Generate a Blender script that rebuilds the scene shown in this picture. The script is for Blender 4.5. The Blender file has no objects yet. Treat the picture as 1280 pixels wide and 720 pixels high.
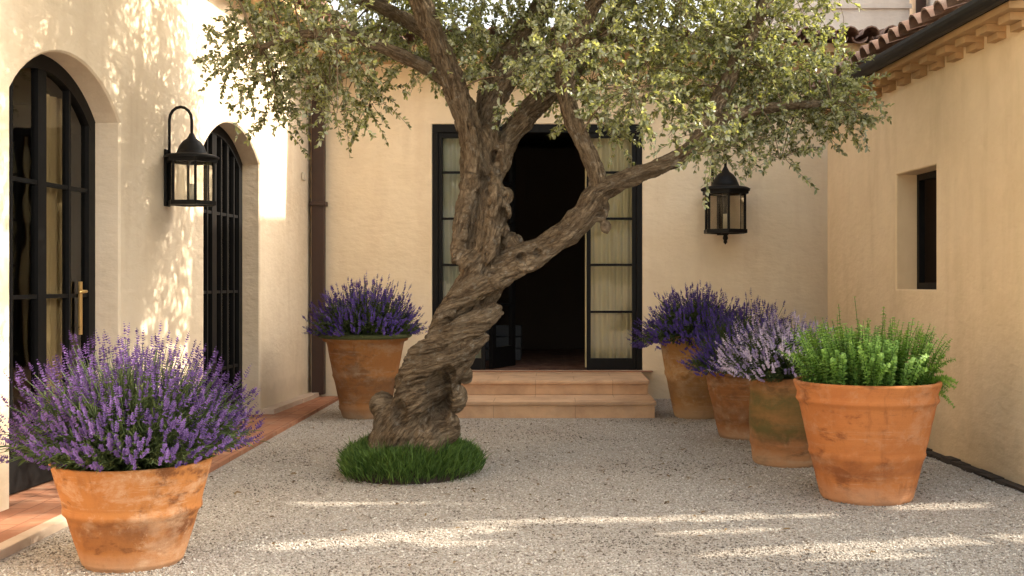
import bpy, bmesh, math, random
import numpy as np
from mathutils import Vector, Matrix, noise

R = math.radians
random.seed(7)
rng = np.random.default_rng(11)
scene = bpy.context.scene
COL = scene.collection
H = 1.4                     # eye height
F = 1400.0                  # focal length in photo pixels (1280 wide)
VX, VY = 690.0, 352.0       # where the level, frontal view axis lands in the photo


def W(px, py, Y):
    """photo position at depth Y -> metres"""
    return Vector(((px - VX) * Y / F, Y, H - (py - VY) * Y / F))


# ------------------------------------------------------------------ objects
def tag(o, label=None, cat=None, group=None, kind=None):
    if label: o['label'] = label
    if cat: o['category'] = cat
    if group: o['group'] = group
    if kind: o['kind'] = kind
    return o


def empty(name, loc, rz=0.0):
    o = bpy.data.objects.new(name, None)
    o.empty_display_size = 0.1
    o.location = loc
    o.rotation_euler = (0, 0, rz)
    COL.objects.link(o)
    return o


class MB:
    def __init__(self):
        self.v = []; self.f = []; self.m = []; self.s = []
        self.mi = 0; self.sm = False

    def add(self, vs, fs):
        b = len(self.v)
        self.v.extend([tuple(x) for x in vs])
        for q in fs:
            self.f.append(tuple(b + i for i in q)); self.m.append(self.mi); self.s.append(self.sm)

    def quad(self, a, b, c, d): self.add([a, b, c, d], [(0, 1, 2, 3)])

    def box(self, x0, x1, y0, y1, z0, z1, bev=0.0, M=None):
        if bev > 0:
            bm = bmesh.new()
            bmesh.ops.create_cube(bm, size=1)
            for v in bm.verts:
                v.co = Vector(((x0 + x1) / 2 + v.co.x * (x1 - x0), (y0 + y1) / 2 + v.co.y * (y1 - y0), (z0 + z1) / 2 + v.co.z * (z1 - z0)))
            bmesh.ops.bevel(bm, geom=bm.edges[:], offset=bev, segments=2, affect='EDGES', profile=0.6)
            bm.verts.index_update()
            vs = [(M @ v.co if M else v.co.copy()) for v in bm.verts]
            self.add(vs, [[v.index for v in f.verts] for f in bm.faces]); bm.free(); return
        vs = [Vector((x, y, z)) for z in (z0, z1) for y in (y0, y1) for x in (x0, x1)]
        if M: vs = [M @ v for v in vs]
        self.add(vs, [(0, 2, 3, 1), (4, 5, 7, 6), (0, 1, 5, 4), (2, 6, 7, 3), (0, 4, 6, 2), (1, 3, 7, 5)])

    def tube(self, pts, rad, n=8, cap=True):
        pts = [Vector(p) for p in pts]
        if not hasattr(rad, '__len__'): rad = [rad] * len(pts)
        rings = []; up = None
        for i, p in enumerate(pts):
            t = (pts[min(i + 1, len(pts) - 1)] - pts[max(i - 1, 0)]).normalized()
            if up is None:
                up = t.orthogonal().normalized()
            else:
                up = (up - t * up.dot(t))
                up = up.normalized() if up.length > 1e-6 else t.orthogonal().normalized()
            b = t.cross(up)
            rings.append([p + (up * math.cos(2 * math.pi * k / n) + b * math.sin(2 * math.pi * k / n)) * rad[i] for k in range(n)])
        vs = [q for r in rings for q in r]; fs = []
        for i in range(len(pts) - 1):
            for k in range(n):
                fs.append((i * n + k, i * n + (k + 1) % n, (i + 1) * n + (k + 1) % n, (i + 1) * n + k))
        if cap:
            fs.append(tuple(range(n - 1, -1, -1))); fs.append(tuple(range((len(pts) - 1) * n, len(pts) * n)))
        self.add(vs, fs)

    def lathe(self, prof, n=48, wob=0.0, seed=0.0):
        vs = []; fs = []
        for (r, z) in prof:
            for k in range(n):
                a = 2 * math.pi * k / n
                rr = r * (1 + wob * noise.noise(Vector((math.cos(a) * 1.3, math.sin(a) * 1.3, z * 2 + seed))) + wob * .35 * noise.noise(Vector((math.cos(a) * 6, math.sin(a) * 6, z * 18 + seed))))
                vs.append((rr * math.cos(a), rr * math.sin(a), z))
        for i in range(len(prof) - 1):
            for k in range(n):
                fs.append((i * n + k, i * n + (k + 1) % n, (i + 1) * n + (k + 1) % n, (i + 1) * n + k))
        self.add(vs, fs)

    def build(self, name, mats, parent=None, loc=None):
        me = bpy.data.meshes.new(name)
        me.from_pydata(self.v, [], self.f)
        for m in (mats if isinstance(mats, (list, tuple)) else [mats]): me.materials.append(m)
        me.polygons.foreach_set('material_index', self.m)
        me.polygons.foreach_set('use_smooth', self.s)
        me.update()
        o = bpy.data.objects.new(name, me)
        COL.objects.link(o)
        if parent: o.parent = parent
        if loc is not None: o.location = loc
        return o


def np_mesh(name, V, Fq, mats, mi=None, parent=None, smooth=False, col=None):
    """mesh from numpy arrays: V (n,3), Fq (m,k); col: per-vertex float attribute 'tint'"""
    me = bpy.data.meshes.new(name)
    m, k = Fq.shape
    me.vertices.add(len(V)); me.vertices.foreach_set('co', V.astype(np.float32).ravel())
    me.loops.add(m * k); me.loops.foreach_set('vertex_index', Fq.astype(np.int32).ravel())
    me.polygons.add(m)
    me.polygons.foreach_set('loop_start', np.arange(0, m * k, k, dtype=np.int32))
    me.polygons.foreach_set('loop_total', np.full(m, k, dtype=np.int32))
    for x in (mats if isinstance(mats, (list, tuple)) else [mats]): me.materials.append(x)
    if mi is not None: me.polygons.foreach_set('material_index', mi.astype(np.int32))
    if smooth: me.polygons.foreach_set('use_smooth', np.ones(m, dtype=bool))
    if col is not None:
        a = me.attributes.new('tint', 'FLOAT', 'POINT')
        a.data.foreach_set('value', col.astype(np.float32))
    me.update(calc_edges=True)
    o = bpy.data.objects.new(name, me)
    COL.objects.link(o)
    if parent: o.parent = parent
    return o


# ------------------------------------------------------------------ materials
class N:
    def __init__(self, name):
        self.mat = bpy.data.materials.new(name); self.mat.use_nodes = True
        self.t = self.mat.node_tree
        self.p = self.t.nodes['Principled BSDF']
        self.out = self.t.nodes['Material Output']

    def n(self, typ, **kw):
        x = self.t.nodes.new(typ)
        for k, v in kw.items():
            if k.startswith('_'):
                setattr(x, k[1:], v)
            else:
                x.inputs[k.replace('__', ' ')].default_value = v
        return x

    def l(self, a, b): self.t.links.new(a, b)

    def coord(self, which='Object'):
        return self.n('ShaderNodeTexCoord').outputs[which]

    def noise(self, vec, scale, detail=5, rough=0.55, dist=0.0):
        x = self.n('ShaderNodeTexNoise', Scale=scale, Detail=detail, Roughness=rough, Distortion=dist)
        self.l(vec, x.inputs['Vector']); return x.outputs['Fac']

    def mapv(self, vec, s=(1, 1, 1), r=(0, 0, 0), loc=(0, 0, 0)):
        x = self.n('ShaderNodeMapping'); x.inputs['Scale'].default_value = s; x.inputs['Rotation'].default_value = r
        x.inputs['Location'].default_value = loc
        self.l(vec, x.inputs['Vector']); return x.outputs['Vector']

    def ramp(self, fac, stops, interp='LINEAR'):
        x = self.n('ShaderNodeValToRGB'); cr = x.color_ramp; cr.interpolation = interp
        while len(cr.elements) > 1: cr.elements.remove(cr.elements[-1])
        cr.elements[0].position = stops[0][0]; c = stops[0][1]
        cr.elements[0].color = c if len(c) == 4 else (*c, 1)
        for p, c in stops[1:]:
            e = cr.elements.new(p); e.color = c if len(c) == 4 else (*c, 1)
        self.l(fac, x.inputs['Fac']); return x.outputs['Color']

    def g(self, fac, a, b):
        """grey ramp a..b -> 0..1"""
        return self.ramp(fac, [(a, (0, 0, 0)), (b, (1, 1, 1))])

    def mix(self, fac, a, b, mode='MIX'):
        x = self.n('ShaderNodeMix'); x.data_type = 'RGBA'; x.blend_type = mode
        for i, v in ((0, fac), (6, a), (7, b)):
            if hasattr(v, 'links') or isinstance(v, bpy.types.NodeSocket): self.l(v, x.inputs[i])
            else: x.inputs[i].default_value = v if i == 0 else (*v, 1) if len(v) == 3 else v
        return x.outputs[2]

    def math(self, op, a, b=None):
        x = self.n('ShaderNodeMath'); x.operation = op
        for i, v in ((0, a), (1, b)):
            if v is None: continue
            if isinstance(v, bpy.types.NodeSocket): self.l(v, x.inputs[i])
            else: x.inputs[i].default_value = v
        return x.outputs[0]

    def bump(self, h, strength=0.3, dist=0.01, normal=None):
        x = self.n('ShaderNodeBump', Strength=strength, Distance=dist)
        self.l(h, x.inputs['Height'])
        if normal: self.l(normal, x.inputs['Normal'])
        return x.outputs['Normal']

    def set(self, color=None, rough=None, normal=None, metal=None, spec=None):
        for k, v in (('Base Color', color), ('Roughness', rough), ('Normal', normal), ('Metallic', metal), ('Specular IOR Level', spec)):
            if v is None: continue
            if isinstance(v, bpy.types.NodeSocket): self.l(v, self.p.inputs[k])
            else: self.p.inputs[k].default_value = (*v, 1) if hasattr(v, '__len__') and len(v) == 3 else v
        return self.mat


def m_stucco(name, base, dirt):
    k = N(name); c = k.coord()
    big = k.noise(c, 0.7, 4, 0.6)
    streak = k.noise(k.mapv(c, (2.2, 2.2, 0.35)), 1.6, 5, 0.6)
    mid = k.noise(c, 5, 5, 0.6)
    col = k.mix(k.g(big, 0.35, 0.7), base, tuple(x * y for x, y in zip(base, (0.92, 0.88, 0.82))))
    col = k.mix(k.math('MULTIPLY', k.g(streak, 0.50, 0.74), 0.6), col, dirt)
    col = k.mix(k.math('MULTIPLY', k.g(mid, 0.45, 0.75), 0.4), col, tuple(min(1, x * 1.1) for x in base))
    sz_ = k.n('ShaderNodeSeparateXYZ'); k.l(c, sz_.inputs[0])
    splash = k.ramp(k.math('ADD', sz_.outputs['Z'], k.math('MULTIPLY', mid, -0.45)), [(-0.16, (1, 1, 1)), (0.12, (0, 0, 0))])
    col = k.mix(k.math('MULTIPLY', splash, 0.28), col, tuple(x * .62 for x in dirt))
    fine = k.noise(c, 160, 3, 0.6); trowel = k.noise(k.mapv(c, (1, 1, 1.8)), 9, 4, 0.55)
    nrm = k.bump(trowel, 0.42, 0.025)
    nrm = k.bump(fine, 0.25, 0.003, nrm)
    return k.set(col, 0.92, nrm, spec=0.2)


def m_plain(name, col, rough=0.6, metal=0.0, var=0.15, scale=8, bump=0.1):
    k = N(name); c = k.coord()
    n1 = k.noise(c, scale, 5, 0.6)
    cc = k.mix(n1, tuple(x * (1 - var) for x in col), tuple(min(1, x * (1 + var)) for x in col))
    r = k.math('ADD', k.math('MULTIPLY', n1, 0.2), rough - 0.1)
    return k.set(cc, r, k.bump(k.noise(c, scale * 6, 3), bump, 0.004), metal)


def m_terracotta(name, base, pale, dark, moss=None, seed=0.0, h=0.6, mossband=(0.35, 0.75), lime=0.6, stain=0.6, band=(.2, .45)):
    """fired clay with throwing lines, lime bloom, dark water stains"""
    k = N(name); c = k.mapv(k.coord(), loc=(seed, seed * .7, 0))
    z = k.n('ShaderNodeSeparateXYZ'); k.l(k.coord(), z.inputs[0]); zz = k.math('DIVIDE', z.outputs['Z'], h)
    n1 = k.noise(c, 3.0, 6, 0.65, 0.4); n2 = k.noise(k.mapv(c, (1.6, 1.6, 3.4)), 1.9, 8, 0.68, 0.2); n3 = k.noise(c, 28, 5, 0.7)
    n4 = k.noise(k.mapv(c, (1.5, 1.5, 2.6), loc=(4, 1, 2)), 2.4, 8, 0.72, 0.2)
    col = k.mix(k.g(n1, 0.3, 0.7), base, tuple(x * y for x, y in zip(base, (1.15, 1.25, 1.3))))
    col = k.mix(k.math('MULTIPLY', k.g(n2, 0.53, 0.61), stain), col, dark)
    drip = k.noise(k.mapv(c, (11, 11, 0.7)), 1.0, 6, 0.7); ringn = k.noise(k.mapv(c, (0.7, 0.7, 16)), 1.0, 5, 0.7)
    col = k.mix(k.math('MULTIPLY', k.math('MULTIPLY', k.g(drip, 0.54, 0.66), k.g(n1, .4, .6)), 0.55), col, dark)
    salt = k.math('MULTIPLY', k.g(ringn, 0.55, 0.63), k.g(k.noise(c, 7, 8, .8), .42, .58))
    lm = k.math('MULTIPLY', k.math('MAXIMUM', k.math('MULTIPLY', k.g(n4, 0.50, 0.62), 0.7), salt), lime)
    col = k.mix(lm, col, pale)
    foot = k.math('MULTIPLY', k.ramp(k.math('ADD', zz, k.math('MULTIPLY', n1, 0.3)), [(0.16, (1, 1, 1)), (0.34, (0, 0, 0))]), 0.55)
    col = k.mix(foot, col, pale)
    col = k.mix(k.math('MULTIPLY', k.g(n3, 0.55, 0.75), 0.4), col, tuple(x * 0.62 for x in base))
    zs = k.math('ADD', zz, k.math('MULTIPLY', k.math('SUBTRACT', n2, 0.5), 0.5))
    db = k.ramp(zs, [(band[0] - .05, (0, 0, 0)), (band[0] + .05, (1, 1, 1)), (band[1] - .05, (1, 1, 1)), (band[1] + .06, (0, 0, 0))])
    col = k.mix(k.math('MULTIPLY', db, k.math('MULTIPLY', k.g(n1, .3, .6), 0.7)), col, dark)
    crust = k.math('MULTIPLY', k.g(k.noise(c, 14, 8, 0.8), 0.55, 0.66), k.g(n4, .4, .6))
    col = k.mix(k.math('MULTIPLY', crust, lime * .8), col, tuple(min(1, x * 1.15) for x in pale))
    if moss:
        zb = k.math('ADD', zz, k.math('MULTIPLY', k.math('SUBTRACT', n1, 0.5), 0.35))
        mb = k.ramp(zb, [(mossband[0] - .08, (0, 0, 0)), (mossband[0] + .04, (1, 1, 1)), (mossband[1], (1, 1, 1)), (mossband[1] + .18, (0, 0, 0))])
        col = k.mix(k.math('MULTIPLY', mb, k.math('ADD', 0.35, k.math('MULTIPLY', k.g(n4, 0.3, 0.6), 0.5))), col, moss)
    lines = k.noise(k.mapv(c, (0.5, 0.5, 60)), 1.0, 3, 0.6)
    nrm = k.bump(lines, 0.25, 0.006); nrm = k.bump(n3, 0.35, 0.006, nrm); nrm = k.bump(k.noise(c, 120, 3), 0.2, 0.002, nrm)
    return k.set(col, 0.88, nrm, spec=0.25)


def m_leaf(name, dark, light, under=None, trans=0.35, rough=0.5, tcol=None):
    """leaf: per-leaf tint attribute between two greens, pale underside, light passing through"""
    k = N(name)
    a = k.n('ShaderNodeAttribute'); a.attribute_name = 'tint'
    col = k.mix(a.outputs['Fac'], dark, light)
    fcol = col
    if under:
        gm = k.n('ShaderNodeNewGeometry'); fcol = k.mix(gm.outputs['Backfacing'], col, under)
    k.set(fcol, rough, spec=0.4)
    tr = k.n('ShaderNodeBsdfTranslucent')
    tint = k.mix(1.0, col, tcol or (1.6, 1.5, 0.7), 'MULTIPLY'); k.l(tint, tr.inputs['Color'])
    mx = k.n('ShaderNodeMixShader'); mx.inputs[0].default_value = trans
    k.l(k.p.outputs[0], mx.inputs[1]); k.l(tr.outputs[0], mx.inputs[2]); k.l(mx.outputs[0], k.out.inputs['Surface'])
    return k.mat


def m_glass(name, tint=(0.97, 0.98, 0.97), refl=0.05):
    k = N(name)
    tr = k.n('ShaderNodeBsdfTransparent'); tr.inputs[0].default_value = (*tint, 1)
    gl = k.n('ShaderNodeBsdfGlossy'); gl.inputs['Roughness'].default_value = 0.02
    wob = k.bump(k.noise(k.coord(), 1.6, 2), 0.12, 0.02); k.l(wob, gl.inputs['Normal'])
    fr = k.n('ShaderNodeFresnel'); fr.inputs[0].default_value = 1.5; k.l(wob, fr.inputs['Normal'])
    mx = k.n('ShaderNodeMixShader')
    k.l(k.math('ADD', fr.outputs[0], refl - 0.04), mx.inputs[0]); k.l(tr.outputs[0], mx.inputs[1]); k.l(gl.outputs[0], mx.inputs[2])
    k.l(mx.outputs[0], k.out.inputs['Surface'])
    return k.mat


def m_gravel():
    k = N('gravel'); c = k.coord()
    v1 = k.n('ShaderNodeTexVoronoi', Scale=95.0, Randomness=1.0); k.l(c, v1.inputs['Vector'])
    cellv = k.n('ShaderNodeSeparateColor'); k.l(v1.outputs['Color'], cellv.inputs[0])
    col = k.ramp(cellv.outputs[0], [(0.0, (0.19, 0.155, 0.125)), (0.15, (0.35, 0.295, 0.245)), (0.5, (0.41, 0.37, 0.32)), (0.85, (0.50, 0.46, 0.41)), (1.0, (0.68, 0.63, 0.56))])
    big = k.noise(c, 0.9, 4, 0.6)
    col = k.mix(k.math('MULTIPLY', k.g(big, 0.45, 0.75), 0.35), col, (0.33, 0.26, 0.20))
    edge = k.ramp(v1.outputs['Distance'], [(0.0, (1, 1, 1)), (0.75, (0, 0, 0))])
    gap = k.ramp(v1.outputs['Distance'], [(0.55, (0, 0, 0)), (0.85, (1, 1, 1))])
    col = k.mix(k.math('MULTIPLY', gap, 0.5), col, (0.17, 0.14, 0.11))
    nrm = k.bump(edge, 0.8, 0.008)
    return k.set(col, 0.9, nrm, spec=0.2)


def m_tint(name, stops, rough=0.85, bump=0.0):
    k = N(name); a = k.n('ShaderNodeAttribute'); a.attribute_name = 'tint'
    col = k.ramp(a.outputs['Fac'], stops)
    return k.set(col, rough, k.bump(k.noise(k.coord(), 150, 3), bump, 0.002) if bump else None, spec=0.25)


def m_tiles(name, s=0.30, dirA=(0.29, 0.12, 0.066), dirB=(0.41, 0.19, 0.105), rot=0.0):
    k = N(name); c = k.mapv(k.coord(), r=(0, 0, rot))
    b = k.n('ShaderNodeTexBrick', Scale=1.0); b.offset = 0.5
    b.inputs['Brick Width'].default_value = s; b.inputs['Row Height'].default_value = s * 0.5
    b.inputs['Mortar Size'].default_value = 0.006; b.inputs['Mortar Smooth'].default_value = 0.3
    b.inputs['Color1'].default_value = (*dirA, 1); b.inputs['Color2'].default_value = (*dirB, 1); b.inputs['Mortar'].default_value = (*(x * .75 for x in dirA), 1)
    k.l(c, b.inputs['Vector'])
    n1 = k.noise(c, 3.5, 5, 0.65)
    col = k.mix(k.math('MULTIPLY', k.g(n1, 0.4, 0.75), 0.5), b.outputs['Color'], (0.24, 0.13, 0.085))
    col = k.mix(k.math('MULTIPLY', k.g(k.noise(c, 9, 5), 0.5, 0.8), 0.35), col, (0.55, 0.40, 0.28))
    nrm = k.bump(k.math('SUBTRACT', 1.0, b.outputs['Fac']), 0.5, 0.006); nrm = k.bump(k.noise(c, 40, 4), 0.25, 0.005, nrm)
    return k.set(col, 0.8, nrm, spec=0.25)


def m_bark():
    k = N('olive_bark')
    a = k.n('ShaderNodeAttribute'); a.attribute_name = 'bark'; v = a.outputs['Vector']; c = k.coord()
    n1 = k.noise(v, 1.6, 8, 0.68, 0.8); n2 = k.noise(c, 7, 6, 0.65); n3 = k.noise(v, 5.5, 6, 0.7, 0.4); n4 = k.noise(c, 60, 4, 0.7)
    col = k.ramp(n1, [(0.30, (0.042, 0.026, 0.015)), (0.45, (0.145, 0.102, 0.062)), (0.6, (0.275, 0.205, 0.132)), (0.78, (0.43, 0.345, 0.245))])
    col = k.mix(k.math('MULTIPLY', k.g(n2, 0.5, 0.75), 0.45), col, (0.31, 0.26, 0.19))
    col = k.mix(k.math('MULTIPLY', k.g(n3, 0.56, 0.72), 0.55), col, (0.085, 0.055, 0.034))
    vo = k.n('ShaderNodeTexVoronoi', Scale=2.6); vo.feature = 'DISTANCE_TO_EDGE'; k.l(v, vo.inputs['Vector'])
    crack = k.ramp(vo.outputs['Distance'], [(0.0, (0, 0, 0)), (0.09, (1, 1, 1))])
    col = k.mix(k.math('MULTIPLY', k.g(k.noise(c, 16, 5, .7), 0.56, 0.68), 0.45), col, (0.44, 0.41, 0.34))
    col = k.mix(k.math('MULTIPLY', k.math('SUBTRACT', 1.0, crack), 0.5), col, (0.07, 0.045, 0.028))
    nrm = k.bump(n1, 1.0, 0.04); nrm = k.bump(n3, 0.9, 0.02, nrm); nrm = k.bump(crack, 0.6, 0.012, nrm); nrm = k.bump(n4, 0.6, 0.008, nrm)
    return k.set(col, 0.95, nrm, spec=0.15)


STUCCO_L = m_stucco('pale_cream_stucco', (0.74, 0.625, 0.475), (0.56, 0.43, 0.29))
STUCCO_B = m_stucco('cream_stucco', (0.87, 0.735, 0.54), (0.74, 0.58, 0.395))
STUCCO_R = m_stucco('ochre_stucco', (0.78, 0.60, 0.385), (0.63, 0.455, 0.265))
STUCCO_U = m_stucco('pale_render', (0.80, 0.72, 0.64), (0.62, 0.52, 0.44))
IRON = m_plain('black_iron', (0.006, 0.0055, 0.005), 0.55, 0.1, 0.3, 20, 0.15)
IRON.node_tree.nodes['Principled BSDF'].inputs['Specular IOR Level'].default_value = 0.25
FRAME = m_plain('black_steel_frame', (0.004, 0.0038, 0.004), 0.55, 0.0, 0.2, 10, 0.05)
FRAME.node_tree.nodes['Principled BSDF'].inputs['Specular IOR Level'].default_value = 0.22
BROWNMETAL = m_plain('brown_painted_metal', (0.045, 0.020, 0.012), 0.55, 0.0, 0.25, 12, 0.1)
GUTTER = m_plain('dark_gutter_metal', (0.012, 0.009, 0.008), 0.6, 0.1, 0.3, 10, 0.1)
GLASS = m_glass('window_glass')
LGLASS = m_glass('lantern_glass', (0.93, 0.92, 0.88), 0.06)
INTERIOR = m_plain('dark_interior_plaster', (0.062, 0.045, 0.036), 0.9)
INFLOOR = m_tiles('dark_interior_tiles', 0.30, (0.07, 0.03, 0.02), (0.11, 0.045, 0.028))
BRASS = m_plain('brass', (0.72, 0.50, 0.20), 0.3, 0.9, 0.1)
CANDLE = m_plain('ivory_wax', (0.75, 0.68, 0.52), 0.5)
GRAVEL = m_gravel()
EARTH = m_plain('dry_earth', (0.30, 0.24, 0.17), 0.95, 0, 0.3, 2, 0.4)
PAVER = m_tiles('terracotta_pavers', 0.30, rot=R(90))
STEPTILE = m_tiles('step_tiles', 0.84, (0.63, 0.41, 0.25), (0.67, 0.45, 0.285))
STONE = m_plain('pinkish_kerb_stone', (0.50, 0.385, 0.29), 0.9, 0, 0.25, 6, 0.5)
CORBEL = m_plain('ochre_corbel_stone', (0.42, 0.255, 0.115), 0.9, 0, 0.25, 8, 0.4)
SOFFIT = m_plain('ochre_soffit_boards', (0.50, 0.33, 0.165), 0.85, 0, 0.15, 5, 0.2)
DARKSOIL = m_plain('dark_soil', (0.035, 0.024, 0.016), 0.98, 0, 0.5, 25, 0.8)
ROOFTILE = m_terracotta('roof_tile_clay', (0.20, 0.085, 0.05), (0.40, 0.30, 0.24), (0.06, 0.035, 0.025), h=50, lime=0.5)
BARK = m_bark()
OLIVE = m_leaf('olive_leaf', (0.022, 0.036, 0.013), (0.33, 0.36, 0.17), (0.50, 0.53, 0.40), 0.50, 0.38, (1.8, 1.65, 0.65))
LAVSTEM = m_leaf('lavender_leaf', (0.036, 0.060, 0.020), (0.125, 0.17, 0.062), None, 0.25, 0.7)
LAVBLOOM = m_leaf('lavender_bloom', (0.055, 0.027, 0.115), (0.205, 0.115, 0.315), None, 0.30, 0.75, (1.2, 1.05, 1.3))
LAVDEEP = m_leaf('deep_violet_bloom', (0.045, 0.026, 0.155), (0.14, 0.082, 0.33), None, 0.28, 0.75, (1.2, 1.05, 1.3))
LAVPALE = m_leaf('pale_lilac_bloom', (0.20, 0.13, 0.36), (0.82, 0.73, 0.78), None, 0.30, 0.75, (1.1, 1.05, 1.1))
HERB = m_leaf('green_herb_leaf', (0.04, 0.125, 0.018), (0.36, 0.56, 0.13), None, 0.38, 0.5)
GRASS = m_leaf('green_grass', (0.022, 0.060, 0.010), (0.13, 0.22, 0.045), None, 0.3, 0.6)
MOSS = m_plain('dry_moss', (0.075, 0.085, 0.03), 0.95, 0, 0.5, 30, 0.9)

# ------------------------------------------------------------------ world, sun, camera
SUN_EL, SUN_AZ = 30.0, 3.0          # elevation; turn from +X towards +Y
w = bpy.data.worlds.new('World'); scene.world = w; w.use_nodes = True
wt = w.node_tree; bg = wt.nodes['Background']
sky = wt.nodes.new('ShaderNodeTexSky'); sky.sky_type = 'NISHITA'; sky.sun_disc = False
sky.sun_elevation = R(SUN_EL); sky.sun_rotation = R(90 - SUN_AZ)
sky.air_density = 1.0; sky.dust_density = 4.0; sky.ozone_density = 0.6
hs = wt.nodes.new('ShaderNodeHueSaturation'); hs.inputs['Saturation'].default_value = 0.45
wt.links.new(sky.outputs[0], hs.inputs['Color']); wm = wt.nodes.new('ShaderNodeMix'); wm.data_type = 'RGBA'; wm.blend_type = 'MULTIPLY'; wm.inputs[0].default_value = 1.0
wm.inputs[7].default_value = (1.0, 0.95, 0.86, 1); wt.links.new(hs.outputs[0], wm.inputs[6]); wt.links.new(wm.outputs[2], bg.inputs['Color'])
bg.inputs['Strength'].default_value = 0.15

sd = Vector((math.cos(R(SUN_EL)) * math.cos(R(SUN_AZ)), math.cos(R(SUN_EL)) * math.sin(R(SUN_AZ)), math.sin(R(SUN_EL))))
sl = bpy.data.lights.new('sun', 'SUN'); sl.energy = 2.05; sl.angle = R(0.53); sl.color = (1.0, 0.90, 0.74)
so = bpy.data.objects.new('sun', sl); COL.objects.link(so); so.rotation_euler = sd.to_track_quat('Z', 'Y').to_euler(); so.location = (20, 5, 20)

cam = bpy.data.cameras.new('camera'); co = bpy.data.objects.new('camera', cam); COL.objects.link(co)
co.location = (0, 0, H); co.rotation_euler = (R(90), 0, 0)
cam.sensor_width = 36; cam.lens = 36 * F / 1280
cam.shift_x = -(VX - 640) / 1280; cam.shift_y = -(360 - VY) / 1280
cam.clip_end = 2000; cam.clip_start = 0.05
scene.camera = co
vs = scene.view_settings; vs.view_transform = 'Standard'; vs.look = 'None'; vs.gamma = 1; vs.use_curve_mapping = False
vs.exposure = 2.22
scene.render.engine = 'CYCLES'
scene.cycles.max_bounces = 10; scene.cycles.transparent_max_bounces = 16

# ------------------------------------------------------------------ walls with openings
def wall_mesh(P, a0, a1, z0, ztop, opens, depth, lip=0.014, na=18):
    """P(a, z, off) -> point; opens: (o0, o1, zbot, spring, rise). Sheet with rounded, deep reveals."""
    mb = MB()

    def outline(o, grow):
        o0, o1, zb, sp, rise = o
        pts = [(o0 - grow, zb), (o0 - grow, sp)] if zb > z0 + .001 else [(o0 - grow, z0), (o0 - grow, sp)]
        if rise > 0:
            hw = (o1 - o0) / 2; rad = (hw * hw + rise * rise) / (2 * rise); cz = sp + rise - rad; a_ = math.asin(hw / rad); mid = (o0 + o1) / 2
            for i in range(1, na):
                t = -a_ + 2 * a_ * i / na
                pts.append((mid + (rad + grow) * math.sin(t), cz + (rad + grow) * math.cos(t)))
            pts.append((o1 + grow, sp))
        else:
            pts[-1] = (o0 - grow, sp + grow); pts.append((o1 + grow, sp + grow))
        pts.append((o1 + grow, zb if zb > z0 + .001 else z0))
        return pts
    cur = a0
    for o in sorted(opens):
        ol = outline(o, lip)
        mb.quad(P(cur, z0, 0), P(ol[0][0], z0, 0), P(ol[0][0], ztop, 0), P(cur, ztop, 0))
        tops = ol[1:-1]
        for (x0_, y0_), (x1_, y1_) in zip(tops, tops[1:]):
            mb.quad(P(x0_, y0_, 0), P(x1_, y1_, 0), P(x1_, ztop, 0), P(x0_, ztop, 0))
        if o[2] > z0 + .001:
            mb.quad(P(ol[0][0], z0, 0), P(ol[-1][0], z0, 0), P(ol[-1][0], o[2] - lip, 0), P(ol[0][0], o[2] - lip, 0))
        r0 = ol if o[2] <= z0 + .001 else [(ol[0][0], o[2] - lip)] + ol[1:-1] + [(ol[-1][0], o[2] - lip)]
        r1 = outline(o, 0)
        rings = [[P(x, z, 0) for x, z in r0], [P(x, z, -lip) for x, z in r1], [P(x, z, -depth) for x, z in r1]]
        n = len(r0)
        for A, B in zip(rings, rings[1:]):
            for i in range(n - 1): mb.quad(A[i], B[i], B[i + 1], A[i + 1])
            if o[2] > z0 + .001: mb.quad(A[n - 1], B[n - 1], B[0], A[0])
        cur = ol[-1][0]
    mb.quad(P(cur, z0, 0), P(a1, z0, 0), P(a1, ztop, 0), P(cur, ztop, 0))
    return mb


LX = lambda Y: -3.661 + 0.0579 * Y
RX = lambda Y: 3.642 - 0.060 * Y
YB = 13.4                                # back wall plane
PL = lambda a, z, off: Vector((LX(a) + off, a, z))
PRW = lambda a, z, off: Vector((RX(a) - off, a, z))
PB = lambda a, z, off: Vector((a, YB - off, z))


def room(mb, x0, x1, y0, y1, z0, z1, opened):
    """inside of a dark room, the named side left open"""
    c = [Vector((x, y, z)) for z in (z0, z1) for y in (y0, y1) for x in (x0, x1)]
    for nm, q in (('bot', (0, 1, 3, 2)), ('top', (4, 6, 7, 5)), ('y0', (0, 4, 5, 1)), ('y1', (2, 3, 7, 6)), ('x0', (0, 2, 6, 4)), ('x1', (1, 5, 7, 3))):
        if nm != opened: mb.add([c[i] for i in q], [(0, 1, 2, 3)])


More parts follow.
